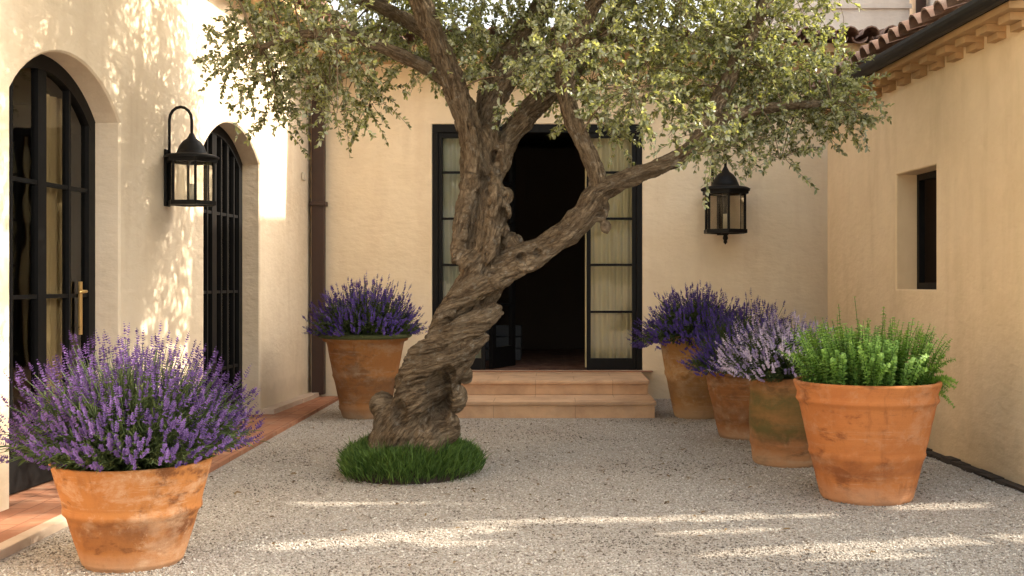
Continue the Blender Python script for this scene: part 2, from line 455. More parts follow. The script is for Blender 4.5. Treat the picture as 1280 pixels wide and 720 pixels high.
def barrel_roof(mb, y0, y1, xe, ze, xr, zr, pitch=0.235, course=0.36, seed=1):
    """clay barrel tiles from eave (xe,ze) up to ridge (xr,zr); rows along y; xe/xr may be functions of y"""
    rr = random.Random(seed); y = y0
    while y < y1:
        ax = Vector((xr(y) - xe(y), 0, zr - ze)); L = ax.length; ax.normalize(); nz = Vector((-ax.z, 0, ax.x))
        if nz.z < 0: nz = -nz
        n = int(L / course) + 1
        for kind in (0, 1):
            for i in range(n):
                s0 = i * course - 0.02; s1 = min(L, (i + 1) * course + 0.05)
                yy = y + (pitch / 2 if kind else 0) + rr.uniform(-.01, .01); lift = rr.uniform(0, .012)
                R0 = 0.098 if kind == 0 else 0.088
                base = Vector((xe(y), yy, ze))
                rings = []
                for s, q in ((s0, R0), (s1, R0 * 0.84)):
                    ring = []
                    for k in range(7):
                        a = math.pi * k / 6
                        hgt = math.sin(a) * q if kind == 0 else -math.sin(a) * q * 0.7
                        off = 0.035 + lift + (0.012 if s == s0 else -0.008) + (0.045 if kind == 0 else 0.02)
                        ring.append(base + ax * s + Vector((0, math.cos(a) * q, 0)) + nz * (hgt + off))
                    rings.append(ring)
                inner = [p - nz * 0.016 for p in rings[0]]
                mb.sm = True
                mb.add(rings[0] + rings[1], [(k, k + 1, 8 + k, 7 + k) for k in range(6)])
                mb.sm = False
                mb.add(rings[0] + inner, [(k, 7 + k, 8 + k, k + 1) for k in range(6)])
        y += pitch


# ---- left house: long pale wall with two arched glazed doors
A1 = (6.76, 8.25, 0.0, 2.57, 0.35)
A2 = (9.93, 11.49, 0.0, 2.60, 0.31)
house_l = empty('stucco_house', (LX(9), 9, 0)); HL = Matrix.Translation((-LX(9), -9, 0))


def put(mb, name, mats, parent):
    """world-built mesh under a parent that has only a location / z rotation"""
    o = mb.build(name, mats, parent)
    top = parent
    M = Matrix.Identity(4)
    while top:
        M = Matrix.Translation(top.location) @ Matrix.Rotation(top.rotation_euler.z, 4, 'Z') @ M; top = top.parent
    o.data.transform(M.inverted())
    return o


tag(house_l, 'pale cream plastered house wall on the left with two deep arched doorways', 'house')
mb = wall_mesh(PL, 2.5, 13.62, 0.0, 4.12, [A1, A2], 0.22)
put(mb, 'wall', STUCCO_L, house_l)
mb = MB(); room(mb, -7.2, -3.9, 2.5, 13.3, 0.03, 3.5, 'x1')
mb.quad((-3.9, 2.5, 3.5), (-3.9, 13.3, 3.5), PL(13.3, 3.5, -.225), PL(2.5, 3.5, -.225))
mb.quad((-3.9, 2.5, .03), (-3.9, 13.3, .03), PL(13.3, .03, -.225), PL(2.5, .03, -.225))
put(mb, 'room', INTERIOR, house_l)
mb = MB()                                       # eave: ochre boards and a thin fascia
yy0, yy1 = 2.3, 13.38
b = [PL(yy0, 4.121, -.3), PL(yy1, 4.121, -.3), PL(yy1, 4.14, .40), PL(yy0, 4.14, .40)]
t_ = [p + Vector((0, 0, .10)) for p in b]
mb.add(b + t_, [(0, 1, 2, 3), (7, 6, 5, 4), (0, 4, 5, 1), (1, 5, 6, 2), (2, 6, 7, 3), (3, 7, 4, 0)])
put(mb, 'eave', SOFFIT, house_l)
mb = MB(); barrel_roof(mb, 2.4, 13.3, lambda y: LX(y) + .47, 4.24, lambda y: -7.2, 5.8, seed=4)
mb.quad(PL(2.4, 4.25, .38), PL(13.35, 4.25, .38), Vector((-7.2, 13.35, 5.8)), Vector((-7.2, 2.4, 5.8)))
put(mb, 'roof', ROOFTILE, house_l)
mb = MB(); mb.box(-7.3, -7.2, 2.4, 13.5, 0, 5.6); mb.quad((-7.2, 2.45, 0), PL(2.45, 0, -.01), PL(2.45, 3.9, -.01), (-7.2, 2.45, 5.5))
put(mb, 'rear_wall', STUCCO_L, house_l)


def arched_door(o, verts_, horiz, handle_y, parent, label):
    o0, o1, zb, sp, rise = o
    hw = (o1 - o0) / 2; rad = (hw * hw + rise * rise) / (2 * rise); cz = sp + rise - rad; mid = (o0 + o1) / 2
    top = lambda a: cz + math.sqrt(max(0, rad * rad - (a - mid) ** 2))
    door = MB(); off = -0.19

    def arc_bar(w_, d0, d1):
        na = 20; am = math.asin(hw / rad); pts = []
        for i in range(na + 1):
            t = -am + 2 * am * i / na; pts.append((t,))
        rings = []
        for (t,) in pts:
            rings.append([PL(mid + r_ * math.sin(t), cz + r_ * math.cos(t), d) for r_, d in ((rad, d0), (rad, d1), (rad - w_, d1), (rad - w_, d0))])
        for A, B in zip(rings, rings[1:]):
            for i in range(4): door.quad(A[i], A[(i + 1) % 4], B[(i + 1) % 4], B[i])

    def bar(a0, a1, z0, z1, d0, d1):
        vs_ = [PL(a, z, d) for z in (z0, z1) for a in (a0, a1) for d in (d0, d1)]
        door.add(vs_, [(0, 2, 3, 1), (4, 5, 7, 6), (0, 1, 5, 4), (2, 6, 7, 3), (0, 4, 6, 2), (1, 3, 7, 5)])
    arc_bar(0.10, off - .05, off + .012)
    bar(o0 + .002, o0 + .10, .05, sp - .002, off - .05, off + .010)
    bar(o1 - .10, o1 - .002, .05, sp - .002, off - .05, off + .010)
    bar(o0 + .10, o1 - .10, .05, .30, off - .045, off + .006)
    for a, w_ in verts_: bar(a - w_ / 2, a + w_ / 2, .30, top(a) - .06, off - .045, off + .004)
    for z in horiz: bar(o0 + .10, o1 - .10, z - .014, z + .014, off - .04, off - .002)
    d = put(door, 'arched_door', FRAME, parent); d['label'] = label
    g = MB(); na = 20; ys = [o0 + .06 + (o1 - o0 - .12) * i / na for i in range(na + 1)]
    for a, b_ in zip(ys, ys[1:]): g.quad(PL(a, .2, off - .02), PL(b_, .2, off - .02), PL(b_, top(b_) - .05, off - .02), PL(a, top(a) - .05, off - .02))
    put(g, 'glass', GLASS, d)
    if handle_y:
        h = MB(); h.sm = True
        h.tube([PL(handle_y, 1.33, off + .0), PL(handle_y, 1.33, off + .055), PL(handle_y - .015, 1.33, off + .06), PL(handle_y - .12, 1.325, off + .06)], .011, 8)
        h.sm = False
        q = [PL(handle_y + s, z, off + d_) for z in (1.02, 1.40) for s in (-.022, .022) for d_ in (.004, .014)]
        h.add(q, [(0, 2, 3, 1), (4, 5, 7, 6), (0, 1, 5, 4), (2, 6, 7, 3), (0, 4, 6, 2), (1, 3, 7, 5)])
        put(h, 'handle', BRASS, d)
    return d


arched_door(A1, [(7.50, .11), (7.88, .03), (7.12, .03)], [.55, 1.30, 2.06], 8.02, house_l, 'near black arched glazed door with brass handle')
arched_door(A2, [(10.71, .12), (10.36, .05), (11.08, .05), (10.18, .03), (10.9, .03), (11.26, .03), (10.53, .03)], [.55, 1.30, 2.06], None, house_l, 'far black arched glazed door with narrow bars')


def curtain(name, pts, z0, z1, amp, nf, mat, label):
    """pleated cloth between two floor points, hanging from a rod"""
    a, b_ = Vector(pts[0]), Vector(pts[1]); d = (b_ - a); L = d.length; d.normalize(); nn = Vector((-d.y, d.x, 0)); mb = MB(); mb.sm = True
    n = nf * 10; rows = 5; vs_ = []; fs = []
    for j in range(rows + 1):
        for i in range(n + 1):
            s = i / n; ph = s * nf * 2 * math.pi + 0.8 * math.sin(s * 9 + j * .3)
            vs_.append(a + d * (L * s) + nn * (amp * math.sin(ph) * (0.7 + 0.3 * j / rows)) + Vector((0, 0, z0 + (z1 - z0) * (1 - j / rows))))
    for j in range(rows):
        for i in range(n): fs.append((j * (n + 1) + i, j * (n + 1) + i + 1, (j + 1) * (n + 1) + i + 1, (j + 1) * (n + 1) + i))
    mb.add(vs_, fs)
    o = mb.build(name, mat)
    return tag(o, label, 'curtain')


def m_cloth(name, col):
    k = N(name); c = k.coord(); n1 = k.noise(k.mapv(c, (14, 14, .6)), 1, 4)
    cc = k.mix(n1, tuple(x * .8 for x in col), col)
    k.set(cc, .9, spec=0.1)
    tr = k.n('ShaderNodeBsdfTranslucent'); k.l(cc, tr.inputs['Color']); mx = k.n('ShaderNodeMixShader', Fac=.2)
    k.l(k.p.outputs[0], mx.inputs[1]); k.l(tr.outputs[0], mx.inputs[2]); k.l(mx.outputs[0], k.out.inputs['Surface'])
    return k.mat


CLOTH = m_cloth('cream_linen', (0.93, 0.82, 0.52))
TANCLOTH = m_cloth('tan_linen', (0.50, 0.37, 0.19))
curtain('curtain', (PL(7.62, 0, -.30), PL(8.10, 0, -.30)), .1, 2.7, .02, 5, TANCLOTH, 'tan linen curtain hanging behind the near arched glass door')

# ---- back house: cream wall, wide glazed doorway, deep eave
DX0, DX1, DZ0, DZ1 = -1.436, 1.082, 0.338, 3.286
house_b = empty('cream_house', (0, YB, 0))
tag(house_b, 'cream plastered house at the end of the courtyard with tall black framed doorway', 'house')
mb = wall_mesh(PB, -3.6, 5.0, 0.0, 4.0, [(DX0, DX1, DZ0, DZ1, 0)], 0.16, lip=.008)
put(mb, 'wall', STUCCO_B, house_b)
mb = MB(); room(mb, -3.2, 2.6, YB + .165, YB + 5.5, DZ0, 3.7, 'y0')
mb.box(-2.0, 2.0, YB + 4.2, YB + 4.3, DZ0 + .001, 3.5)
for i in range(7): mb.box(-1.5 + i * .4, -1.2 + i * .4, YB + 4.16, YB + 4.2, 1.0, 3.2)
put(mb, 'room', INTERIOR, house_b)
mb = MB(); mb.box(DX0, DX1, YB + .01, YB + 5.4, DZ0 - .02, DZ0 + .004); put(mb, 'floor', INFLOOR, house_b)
mb = MB(); mb.box(-3.0, 5.0, YB - .72, YB + .3, 4.003, 4.10); put(mb, 'eave', SOFFIT, house_b)
mb = MB()
M = Matrix(((0, 1, 0, 0), (1, 0, 0, 0), (0, 0, 1, 0), (0, 0, 0, 1)))
barrel_roof(mb, -3.0, 5.0, lambda y: YB - .80, 4.08, lambda y: YB + 2.2, 4.42, seed=9)
mb.v = [(v[1], v[0], v[2]) for v in mb.v]
mb.quad((-3, YB - .7, 4.115), (5, YB - .7, 4.115), (5, YB + 2.2, 4.42), (-3, YB + 2.2, 4.42))
put(mb, 'roof', ROOFTILE, house_b)
# door frames
door = MB()
YD0, YD1 = YB + .03, YB + .10
SLx = [(-1.434, -0.80), (0.415, 1.080)]


def fbar(m, x0, x1, z0, z1, y0=YD0, y1=YD1): m.box(x0, x1, y0, y1, z0, z1, .004)


fb = MB()
fbar(fb, DX0 + .002, DX1 - .002, DZ1 - .10, DZ1 - .002, YD0 - .02, YD1 + .03)
fbar(fb, DX0 + .002, DX0 + .07, DZ0 + .004, DZ1 - .10, YD0 - .02, YD1 + .03)
fbar(fb, DX1 - .07, DX1 - .002, DZ0 + .004, DZ1 - .10, YD0 - .02, YD1 + .03)
dframe = put(fb, 'door_frame', FRAME, house_b)
for x0, x1 in ((DX0 + .07, -.80), (.415, DX1 - .07)):
    m = MB()
    fbar(m, x0 + .001, x0 + .05, DZ0 + .006, DZ1 - .101); fbar(m, x1 - .05, x1 - .001, DZ0 + .006, DZ1 - .101)
    fbar(m, x0 + .05, x1 - .05, DZ0 + .006, DZ0 + .14); fbar(m, x0 + .05, x1 - .05, DZ1 - .16, DZ1 - .101)
    for py in (215, 273, 331, 390):
        z = H - (py - VY) * YB / F; fbar(m, x0 + .05, x1 - .05, z - .014, z + .014, YD0 + .015, YD1 - .015)
    p = put(m, 'side_light', FRAME, house_b)
    g = MB(); g.quad((x0 + .05, YD0 + .035, DZ0 + .14), (x1 - .05, YD0 + .035, DZ0 + .14), (x1 - .05, YD0 + .035, DZ1 - .16), (x0 + .05, YD0 + .035, DZ1 - .16))
    put(g, 'glass', GLASS, p)
m = MB()                                         # inner leaf standing open into the room
a0 = Vector((-.74, YD1 + .05, 0)); dd = Vector((.42, .9, 0)).normalized(); nn = Vector((dd.y, -dd.x, 0)) * .025
def lbar(s0, s1, z0, z1):
    q = [a0 + dd * s + nn * k + Vector((0, 0, z)) for z in (z0, z1) for s in (s0, s1) for k in (-1, 1)]
    m.add(q, [(0, 2, 3, 1), (4, 5, 7, 6), (0, 1, 5, 4), (2, 6, 7, 3), (0, 4, 6, 2), (1, 3, 7, 5)])
lbar(0, .09, DZ0 + .01, 3.15); lbar(.52, .61, DZ0 + .01, 3.15); lbar(.09, .52, DZ0 + .01, .6); lbar(.09, .52, 3.05, 3.15)
for z in (1.1, 1.6, 2.1, 2.6): lbar(.09, .52, z, z + .03)
leaf = put(m, 'door_leaf', FRAME, house_b)
curtain('curtain', ((.40, YB + .17, 0), (1.12, YB + .17, 0)), .36, 3.2, .028, 8, CLOTH, 'cream pleated curtain behind the glass on the right of the open doorway')
curtain('curtain', ((-1.45, YB + .17, 0), (-.84, YB + .17, 0)), .36, 3.2, .028, 7, m_cloth('grey_linen', (.80, .79, .62)), 'greyish curtain behind the narrow glass left of the olive trunk')
m = MB()                                         # steps inside
for i in range(3): m.box(-1.02, -.42, YB + 1.55 + i * .25, YB + 2.3, DZ0 + .01 + i * .15, DZ0 + .155 + i * .15, .01)
st = m.build('inner_steps', m_plain('grey_painted_wood', (.05, .053, .06), .7)); tag(st, 'low grey steps standing inside the dark doorway', 'steps')

# upper storey behind, pale bands
up = empty('upper_house', (4, 15.6, 4)); tag(up, 'pale rendered upper storey with horizontal bands rising behind the roofs', 'house')
m = MB()
m.box(2.9, 4.98, 15.6, 19, 4.0, 8.2)
m.box(2.88, 5.0, 15.56, 15.6, 4.30, 4.36); m.box(2.88, 5.0, 15.53, 15.6, 4.83, 4.9); m.box(2.88, 5.0, 15.56, 15.6, 5.2, 5.26)
put(m, 'wall', STUCCO_U, up)
m = MB(); m.sm = True; m.tube([(5.09, 15.45, 4.0), (5.09, 15.45, 8.0)], .07, 10); put(m, 'downpipe', BROWNMETAL, up)

# ---- right house: ochre wall, small deep window, tiled roof
RY0, RY1 = 7.42, 11.9
house_r = empty('ochre_house', (RX(9.5), 9.5, 0))
tag(house_r, 'ochre plastered house on the right with a small deep window under a tiled roof', 'house')
WIN = (9.04, 9.92, 1.333, 2.345, 0)
mb = wall_mesh(PRW, RY0, RY1, 0.0, 3.22, [WIN], 0.19, lip=.010)
mb.quad(PRW(RY1, 0, 0), (8, RY1, 0), (8, RY1, 3.9), PRW(RY1, 3.22, 0)); mb.quad(PRW(RY0, 0, 0), (8, RY0, 0), (8, RY0, 3.9), PRW(RY0, 3.22, 0))
put(mb, 'wall', STUCCO_R, house_r)
m = MB(); c0, c1 = WIN[0], WIN[1]
for a0_, a1_, z0_, z1_ in ((c0, c1, 1.333, 1.39), (c0, c1, 2.29, 2.345), (c0, c0 + .05, 1.39, 2.29), (c1 - .05, c1, 1.39, 2.29)):
    q = [PRW(a, z, d) for z in (z0_, z1_) for a in (a0_, a1_) for d in (-.185, -.235)]
    m.add(q, [(0, 2, 3, 1), (4, 5, 7, 6), (0, 1, 5, 4), (2, 6, 7, 3), (0, 4, 6, 2), (1, 3, 7, 5)])
wf = put(m, 'window', FRAME, house_r)
m = MB(); room(m, 3.31, 5.5, 8.6, 10.4, .8, 2.9, 'x0'); put(m, 'room', INTERIOR, house_r)
m = MB()                                         # boarded soffit
b = [PRW(RY0 - .1, 3.32, -.3), PRW(RY1 + .1, 3.32, -.3), PRW(RY1 + .1, 3.29, .2), PRW(RY0 - .1, 3.29, .2)]
t_ = [p + Vector((0, 0, .04)) for p in b]
m.add(b + t_, [(0, 1, 2, 3), (7, 6, 5, 4), (0, 4, 5, 1), (1, 5, 6, 2), (2, 6, 7, 3), (3, 7, 4, 0)])
for d_, z0_, z1_ in ((.19, 3.202, 3.25),):
    q = [PRW(aa, z, d) for z in (z0_, z1_) for aa in (RY0 - .05, RY1) for d in (.0, d_)]
    m.add(q, [(0, 2, 3, 1), (4, 5, 7, 6), (0, 1, 5, 4), (2, 6, 7, 3), (0, 4, 6, 2), (1, 3, 7, 5)])
put(m, 'soffit', CORBEL, house_r)
a = RY0 + .05
while a < RY1 - .1:                              # stepped clay corbels under the eave
    m = MB()
    for d1_, z0_, z1_ in ((.14, 3.148, 3.20), (.06, 3.10, 3.146)):
        q = [PRW(aa, z, d) for z in (z0_, z1_) for aa in (a, a + .17) for d in (.0, d1_)]
        m.add(q, [(0, 2, 3, 1), (4, 5, 7, 6), (0, 1, 5, 4), (2, 6, 7, 3), (0, 4, 6, 2), (1, 3, 7, 5)])
    put(m, 'corbel', CORBEL, house_r); a += .35
m = MB()                                         # gutter: half-round trough
prof = [(math.cos(t) * .075, math.sin(t) * .085) for t in [math.pi + math.pi * i / 10 for i in range(11)]]
inner = [(x * .88, z * .88) for x, z in reversed(prof)]; ring = prof + inner
Rs = [[PRW(yy, 3.325 + z, .235 - x) for x, z in ring] for yy in (RY0 - .15, RY1 + .12)]
n_ = len(ring); m.sm = False
m.add(Rs[0] + Rs[1], [(i, (i + 1) % n_, n_ + (i + 1) % n_, n_ + i) for i in range(n_)] + [tuple(range(n_)), tuple(range(2 * n_ - 1, n_ - 1, -1))])
q = [PRW(yy, z, d) for z in (3.255, 3.36) for yy in (RY0 - .12, RY1 + .1) for d in (.135, .158)]
m.add(q, [(0, 2, 3, 1), (4, 5, 7, 6), (0, 1, 5, 4), (2, 6, 7, 3), (0, 4, 6, 2), (1, 3, 7, 5)])
put(m, 'gutter', GUTTER, house_r)
m = MB(); barrel_roof(m, RY0 - .05, RY1 + .05, lambda y: RX(y) - .22, 3.31, lambda y: 6.0, 4.42, seed=2)
m.quad(PRW(RY0 - .1, 3.335, .15), PRW(RY1 + .1, 3.335, .15), (6.0, RY1 + .1, 4.42), (6.0, RY0 - .1, 4.42))
put(m, 'roof', ROOFTILE, house_r)
m = MB(); m.box(5.2, 9, 10.25, 16.5, 0.0, 6.55); put(m, 'tower_wall', STUCCO_U, house_r)
m = MB(); m.box(5.0, 9.2, 10.1, 16.7, 6.553, 6.7, .02); put(m, 'tower_roof', ROOFTILE, house_r)

# ------------------------------------------------------------------ ground
def sheet(name, pts, z, mat, kind='structure', thick=0):
    m = MB()
    if thick:
        n = len(pts); m.add([(x, y, z) for x, y in pts] + [(x, y, z - thick) for x, y in pts],
                            [tuple(range(n))] + [(i, n + i, n + (i + 1) % n, (i + 1) % n) for i in range(n)])
    else: m.add([(x, y, z) for x, y in pts], [tuple(range(len(pts)))])
    o = m.build(name, mat); return tag(o, kind=kind)


sheet('ground', [(-400, -400), (400, -400), (400, 400), (-400, 400)], -0.03, EARTH)
sheet('gravel', [(-3.7, -3), (9, -3), (9, YB + .2), (-3.7, YB + .2)], 0.0, GRAVEL)
ex = lambda Y: -2.47 - 0.004 * Y
sheet('path', [(LX(6.95) - .3, 6.95), (ex(6.95), 6.95), (ex(YB), YB - .05), (LX(YB) - .3, YB - .05)], 0.035, PAVER, thick=.06)
sheet('path', [(LX(2.5) - .3, 2.5), (-2.86, 2.5), (-2.86, 6.948), (LX(6.95) - .3, 6.948)], 0.033, PAVER, thick=.06)
m = MB()
for i in range(9): m.box(-2.858, -2.77, 2.5 + i * .494, 2.99 + i * .494, -.02, .05, .012)
tag(m.build('kerb', STONE), kind='structure')
m = MB()                                          # low stone kerb along the left wall, broken at the doors
def kseg(y0, y1):
    y = y0
    while y < y1 - .05:
        e = min(y + random.uniform(.45, .7), y1); q = []
        for z in (.0, .085):
            for yy in (y + .004, e - .004):
                for d in (.002, .13): q.append(PL(yy, z + random.uniform(-.004, .004), d + random.uniform(0, .008)))
        m.add(q, [(0, 2, 3, 1), (4, 5, 7, 6), (0, 1, 5, 4), (2, 6, 7, 3), (0, 4, 6, 2), (1, 3, 7, 5)]); y = e
kseg(8.30, 9.9); kseg(11.52, 13.35)
tag(m.build('kerb', STONE), kind='structure')
m = MB(); pts_ = []                               # shade of the crevice at the right wall's foot, as a dark strip
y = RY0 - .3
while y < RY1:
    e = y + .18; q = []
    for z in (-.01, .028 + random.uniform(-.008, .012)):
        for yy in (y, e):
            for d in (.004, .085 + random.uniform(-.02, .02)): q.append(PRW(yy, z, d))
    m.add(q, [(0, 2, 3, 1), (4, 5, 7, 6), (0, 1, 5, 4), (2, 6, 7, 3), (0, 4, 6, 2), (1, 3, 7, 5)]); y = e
tag(m.build('crevice_shade_strip', DARKSOIL), kind='structure')

# loose pebbles lying on the gravel sheet
def blob_mesh(name, P, S, mat, tint, parent=None):
    """octahedral stones: P (n,3), S (n,3)"""
    n = len(P)
    o8 = np.array([(1, 0, 0), (-1, 0, 0), (0, 1, 0), (0, -1, 0), (0, 0, 1), (0, 0, -1)], float)
    f8 = np.array([(0, 2, 4), (2, 1, 4), (1, 3, 4), (3, 0, 4), (2, 0, 5), (1, 2, 5), (3, 1, 5), (0, 3, 5)])
    ang = rng.uniform(0, 2 * math.pi, n); ca, sa = np.cos(ang), np.sin(ang)
    V = o8[None] * S[:, None, :] * rng.uniform(.75, 1.2, (n, 6, 1))
    X = V[..., 0] * ca[:, None] - V[..., 1] * sa[:, None]; Yv = V[..., 0] * sa[:, None] + V[..., 1] * ca[:, None]
    V = np.stack([X, Yv, V[..., 2]], -1) + P[:, None, :]
    Fq = f8[None] + (np.arange(n) * 6)[:, None, None]
    return np_mesh(name, V.reshape(-1, 3), Fq.reshape(-1, 3), mat, parent=parent, col=np.repeat(tint, 6), smooth=True)


PEB = m_tint('pebbles', [(0, (.13, .105, .085)), (.2, (.31, .27, .225)), (.5, (.41, .375, .325)), (.85, (.53, .49, .435)), (1, (.72, .68, .61))], .85)
n = 190000
yy = 4.6 + (13.3 - 4.6) * rng.random(n) ** 1.45
hwid = np.minimum(yy * .52 + .3, 9)
xx = rng.uniform(-1, 1, n) * hwid + 0.0
keep = (xx > np.where(yy > 6.93, -2.45, -2.74)) & (xx < 3.642 - .06 * yy - .08)
keep &= ~((xx > -1.45) & (xx < 1.08) & (yy > 11.4))
xx, yy = xx[keep], yy[keep]; n = len(xx)
s = rng.uniform(.0035, .0075, n) * rng.choice([1, 1, 1, 1.5], n)
tg = tag(blob_mesh('loose_gravel', np.stack([xx, yy, s * .25], 1), np.stack([s, s * rng.uniform(.7, 1, n), s * rng.uniform(.45, .7, n)], 1), PEB, (rng.random(n) - .22 * np.clip(np.sin(xx * 1.7 + np.sin(yy * 1.1) * 1.6) * np.sin(yy * 2.3 + np.sin(xx * 1.3)) - .25, 0, 1) * 1.6).clip(0, 1)),
         'grey beige gravel pebbles covering the courtyard floor', 'gravel', kind='stuff')

# ------------------------------------------------------------------ steps up to the door
steps = empty('doorstep', (-.18, 11.46, 0)); tag(steps, 'two broad tiled steps leading up to the dark doorway', 'steps')
for x0, x1, y0, y1, z0, z1 in ((-1.42, 1.056, 11.46, YB - .002, -.02, .17), (-1.36, 1.045, 12.16, YB - .001, .171, .325)):
    m = MB(); m.box(x0, x1, y0 + .03, y1, z0, z1 - .042, .006); p = put(m, 'step', STEPTILE, steps)
    m = MB(); m.box(x0 - .015, x1 + .015, y0, y1, z1 - .041, z1, .012); put(m, 'tread', STEPTILE, p)
m = MB(); m.box(DX0 + .01, DX1 + .12, YB - .10, YB + .02, .326, .336, .003); put(m, 'threshold', m_plain('threshold_clay', (.33, .15, .08), .7), steps)

# ------------------------------------------------------------------ downpipe, wall box
dp = empty('downpipe', (-2.76, YB - .12, 0)); tag(dp, 'dark brown downpipe in the corner where the pale wall meets the cream wall', 'downpipe')
m = MB(); m.box(-2.845, -2.70, YB - .15, YB - .03, .06, 3.55, .012); put(m, 'pipe', BROWNMETAL, dp)
for z in (1.0, 2.3): m = MB(); m.box(-2.865, -2.68, YB - .165, YB - .002, z, z + .05, .004); put(m, 'clamp', BROWNMETAL, dp)
m = MB(); m.tube([(-2.77, YB - .09, 3.5), (-2.76, YB - .10, 3.62), (-2.62, YB - .25, 3.78), (-2.5, YB - .4, 3.97)], .075, 10); put(m, 'elbow', BROWNMETAL, dp)
m = MB(); q0 = PL(13.05, 2.62, 0)
m.box(q0.x + .002, q0.x + .03, 12.98, 13.10, 2.58, 2.67, .006)
tag(m.build('wall_box', m_plain('ivory_plastic', (.62, .54, .42), .5)), 'small ivory box fixed on the pale wall near the downpipe', 'wall box')

# ------------------------------------------------------------------ lanterns
def lantern(loc, rz, sc, label, hoop_yaw=0.0, finial=False):
    t = empty('wall_lantern', loc, rz); t.scale = (1, 1, 1)
    tag(t, label, 'lantern', 'black iron wall lanterns')
    cx, r, z0, z1 = .215 * sc, .185 * sc, 0.0, .36 * sc
    hexp = lambda rad, z, k, n=6: Vector((cx + rad * math.cos(math.pi / 3 * k + math.pi / 6 * 0), rad * math.sin(math.pi / 3 * k), z))
    m = MB(); m.box(.002, .022 * sc, -.045 * sc, .045 * sc, -.02 * sc, .44 * sc, .004); m.build('back_plate', IRON, t)
    m = MB(); m.sm = True                            # hoop arm over the roof
    y0 = math.tan(hoop_yaw) * cx; pts = [(.03 * sc, y0, .40 * sc), (.03 * sc, y0, .68 * sc)]
    for i in range(1, 9):
        a_ = math.pi - math.pi * i / 8; rr_ = (cx - .03 * sc) / 2; pts.append((.03 * sc + rr_ + rr_ * math.cos(a_), y0 * (1 - i / 8), .68 * sc + rr_ * 1.15 * math.sin(a_)))
    pts += [(cx, 0, .56 * sc)]
    m.tube(pts, .0125 * sc, 8); m.build('arm', IRON, t)
    m = MB(); m.sm = True                            # bell roof, lathe about the body's axis
    m.lathe([(r * 1.16, z1 + .004), (r * 1.18, z1 + .02 * sc), (r * 1.02, z1 + .034 * sc), (r * .66, z1 + .046 * sc), (r * .60, z1 + .075 * sc), (r * .52, z1 + .11 * sc), (r * .38, z1 + .145 * sc), (r * .2, z1 + .17 * sc), (.016 * sc, z1 + .21 * sc), (.001, z1 + .235 * sc)], 24)
    m.v = [(x + cx, y, z) for x, y, z in m.v]; m.build('roof', IRON, t)
    m = MB()                                         # rings and six posts
    for za, zb, ra in ((z1 - .028 * sc, z1 + .006 * sc, 1.16), (z0 - .012 * sc, z0 + .022 * sc, 1.10)):
        ro = [hexp(r * ra, za, k) for k in range(6)]; rt = [hexp(r * ra, zb, k) for k in range(6)]; io = [hexp(r * .82, za, k) for k in range(6)]; it = [hexp(r * .82, zb, k) for k in range(6)]
        for k in range(6):
            j = (k + 1) % 6; m.quad(ro[k], ro[j], rt[j], rt[k]); m.quad(io[j], io[k], it[k], it[j]); m.quad(rt[k], rt[j], it[j], it[k]); m.quad(ro[j], ro[k], io[k], io[j])
    ft = [hexp(r * .9, z0 - .004, k) for k in range(6)]; m.add(ft, [tuple(range(5, -1, -1))])
    for k in range(6): m.tube([hexp(r * .98, z0 + .02 * sc, k), hexp(r * .98, z1 - .02 * sc, k)], .0125 * sc, 6)
    m.build('frame', IRON, t)
    for k in range(6):
        j = (k + 1) % 6; m = MB(); m.quad(hexp(r * .93, z0 + .02 * sc, k), hexp(r * .93, z0 + .02 * sc, j), hexp(r * .93, z1 - .026 * sc, j), hexp(r * .93, z1 - .026 * sc, k)); m.build('glass', LGLASS, t)
    m = MB(); m.sm = True; m.tube([(cx, 0, z0 + .003), (cx, 0, z0 + .16 * sc)], .022 * sc, 12); m.build('candle', CANDLE, t)
    if finial:
        m = MB(); m.sm = True; m.lathe([(.04 * sc, -.012 * sc), (.018 * sc, -.03 * sc), (.024 * sc, -.055 * sc), (.014 * sc, -.075 * sc), (.018 * sc, -.09 * sc), (.001, -.11 * sc)], 14)
        m.v = [(x + cx, y, z) for x, y, z in m.v]; m.build('finial', IRON, t)
    return t


yl = 9.09
lantern(PL(yl, 2.03, 0), -math.atan(.0579), 1.0, 'black iron hoop-armed lantern on the pale wall between the two arched doors')
pr = W(907, 290, YB - .3)
lantern(Vector((pr.x, YB, pr.z)), -math.pi / 2, 1.33, 'black iron lantern hanging on the cream wall above the lavender pots', hoop_yaw=R(-22), finial=True)

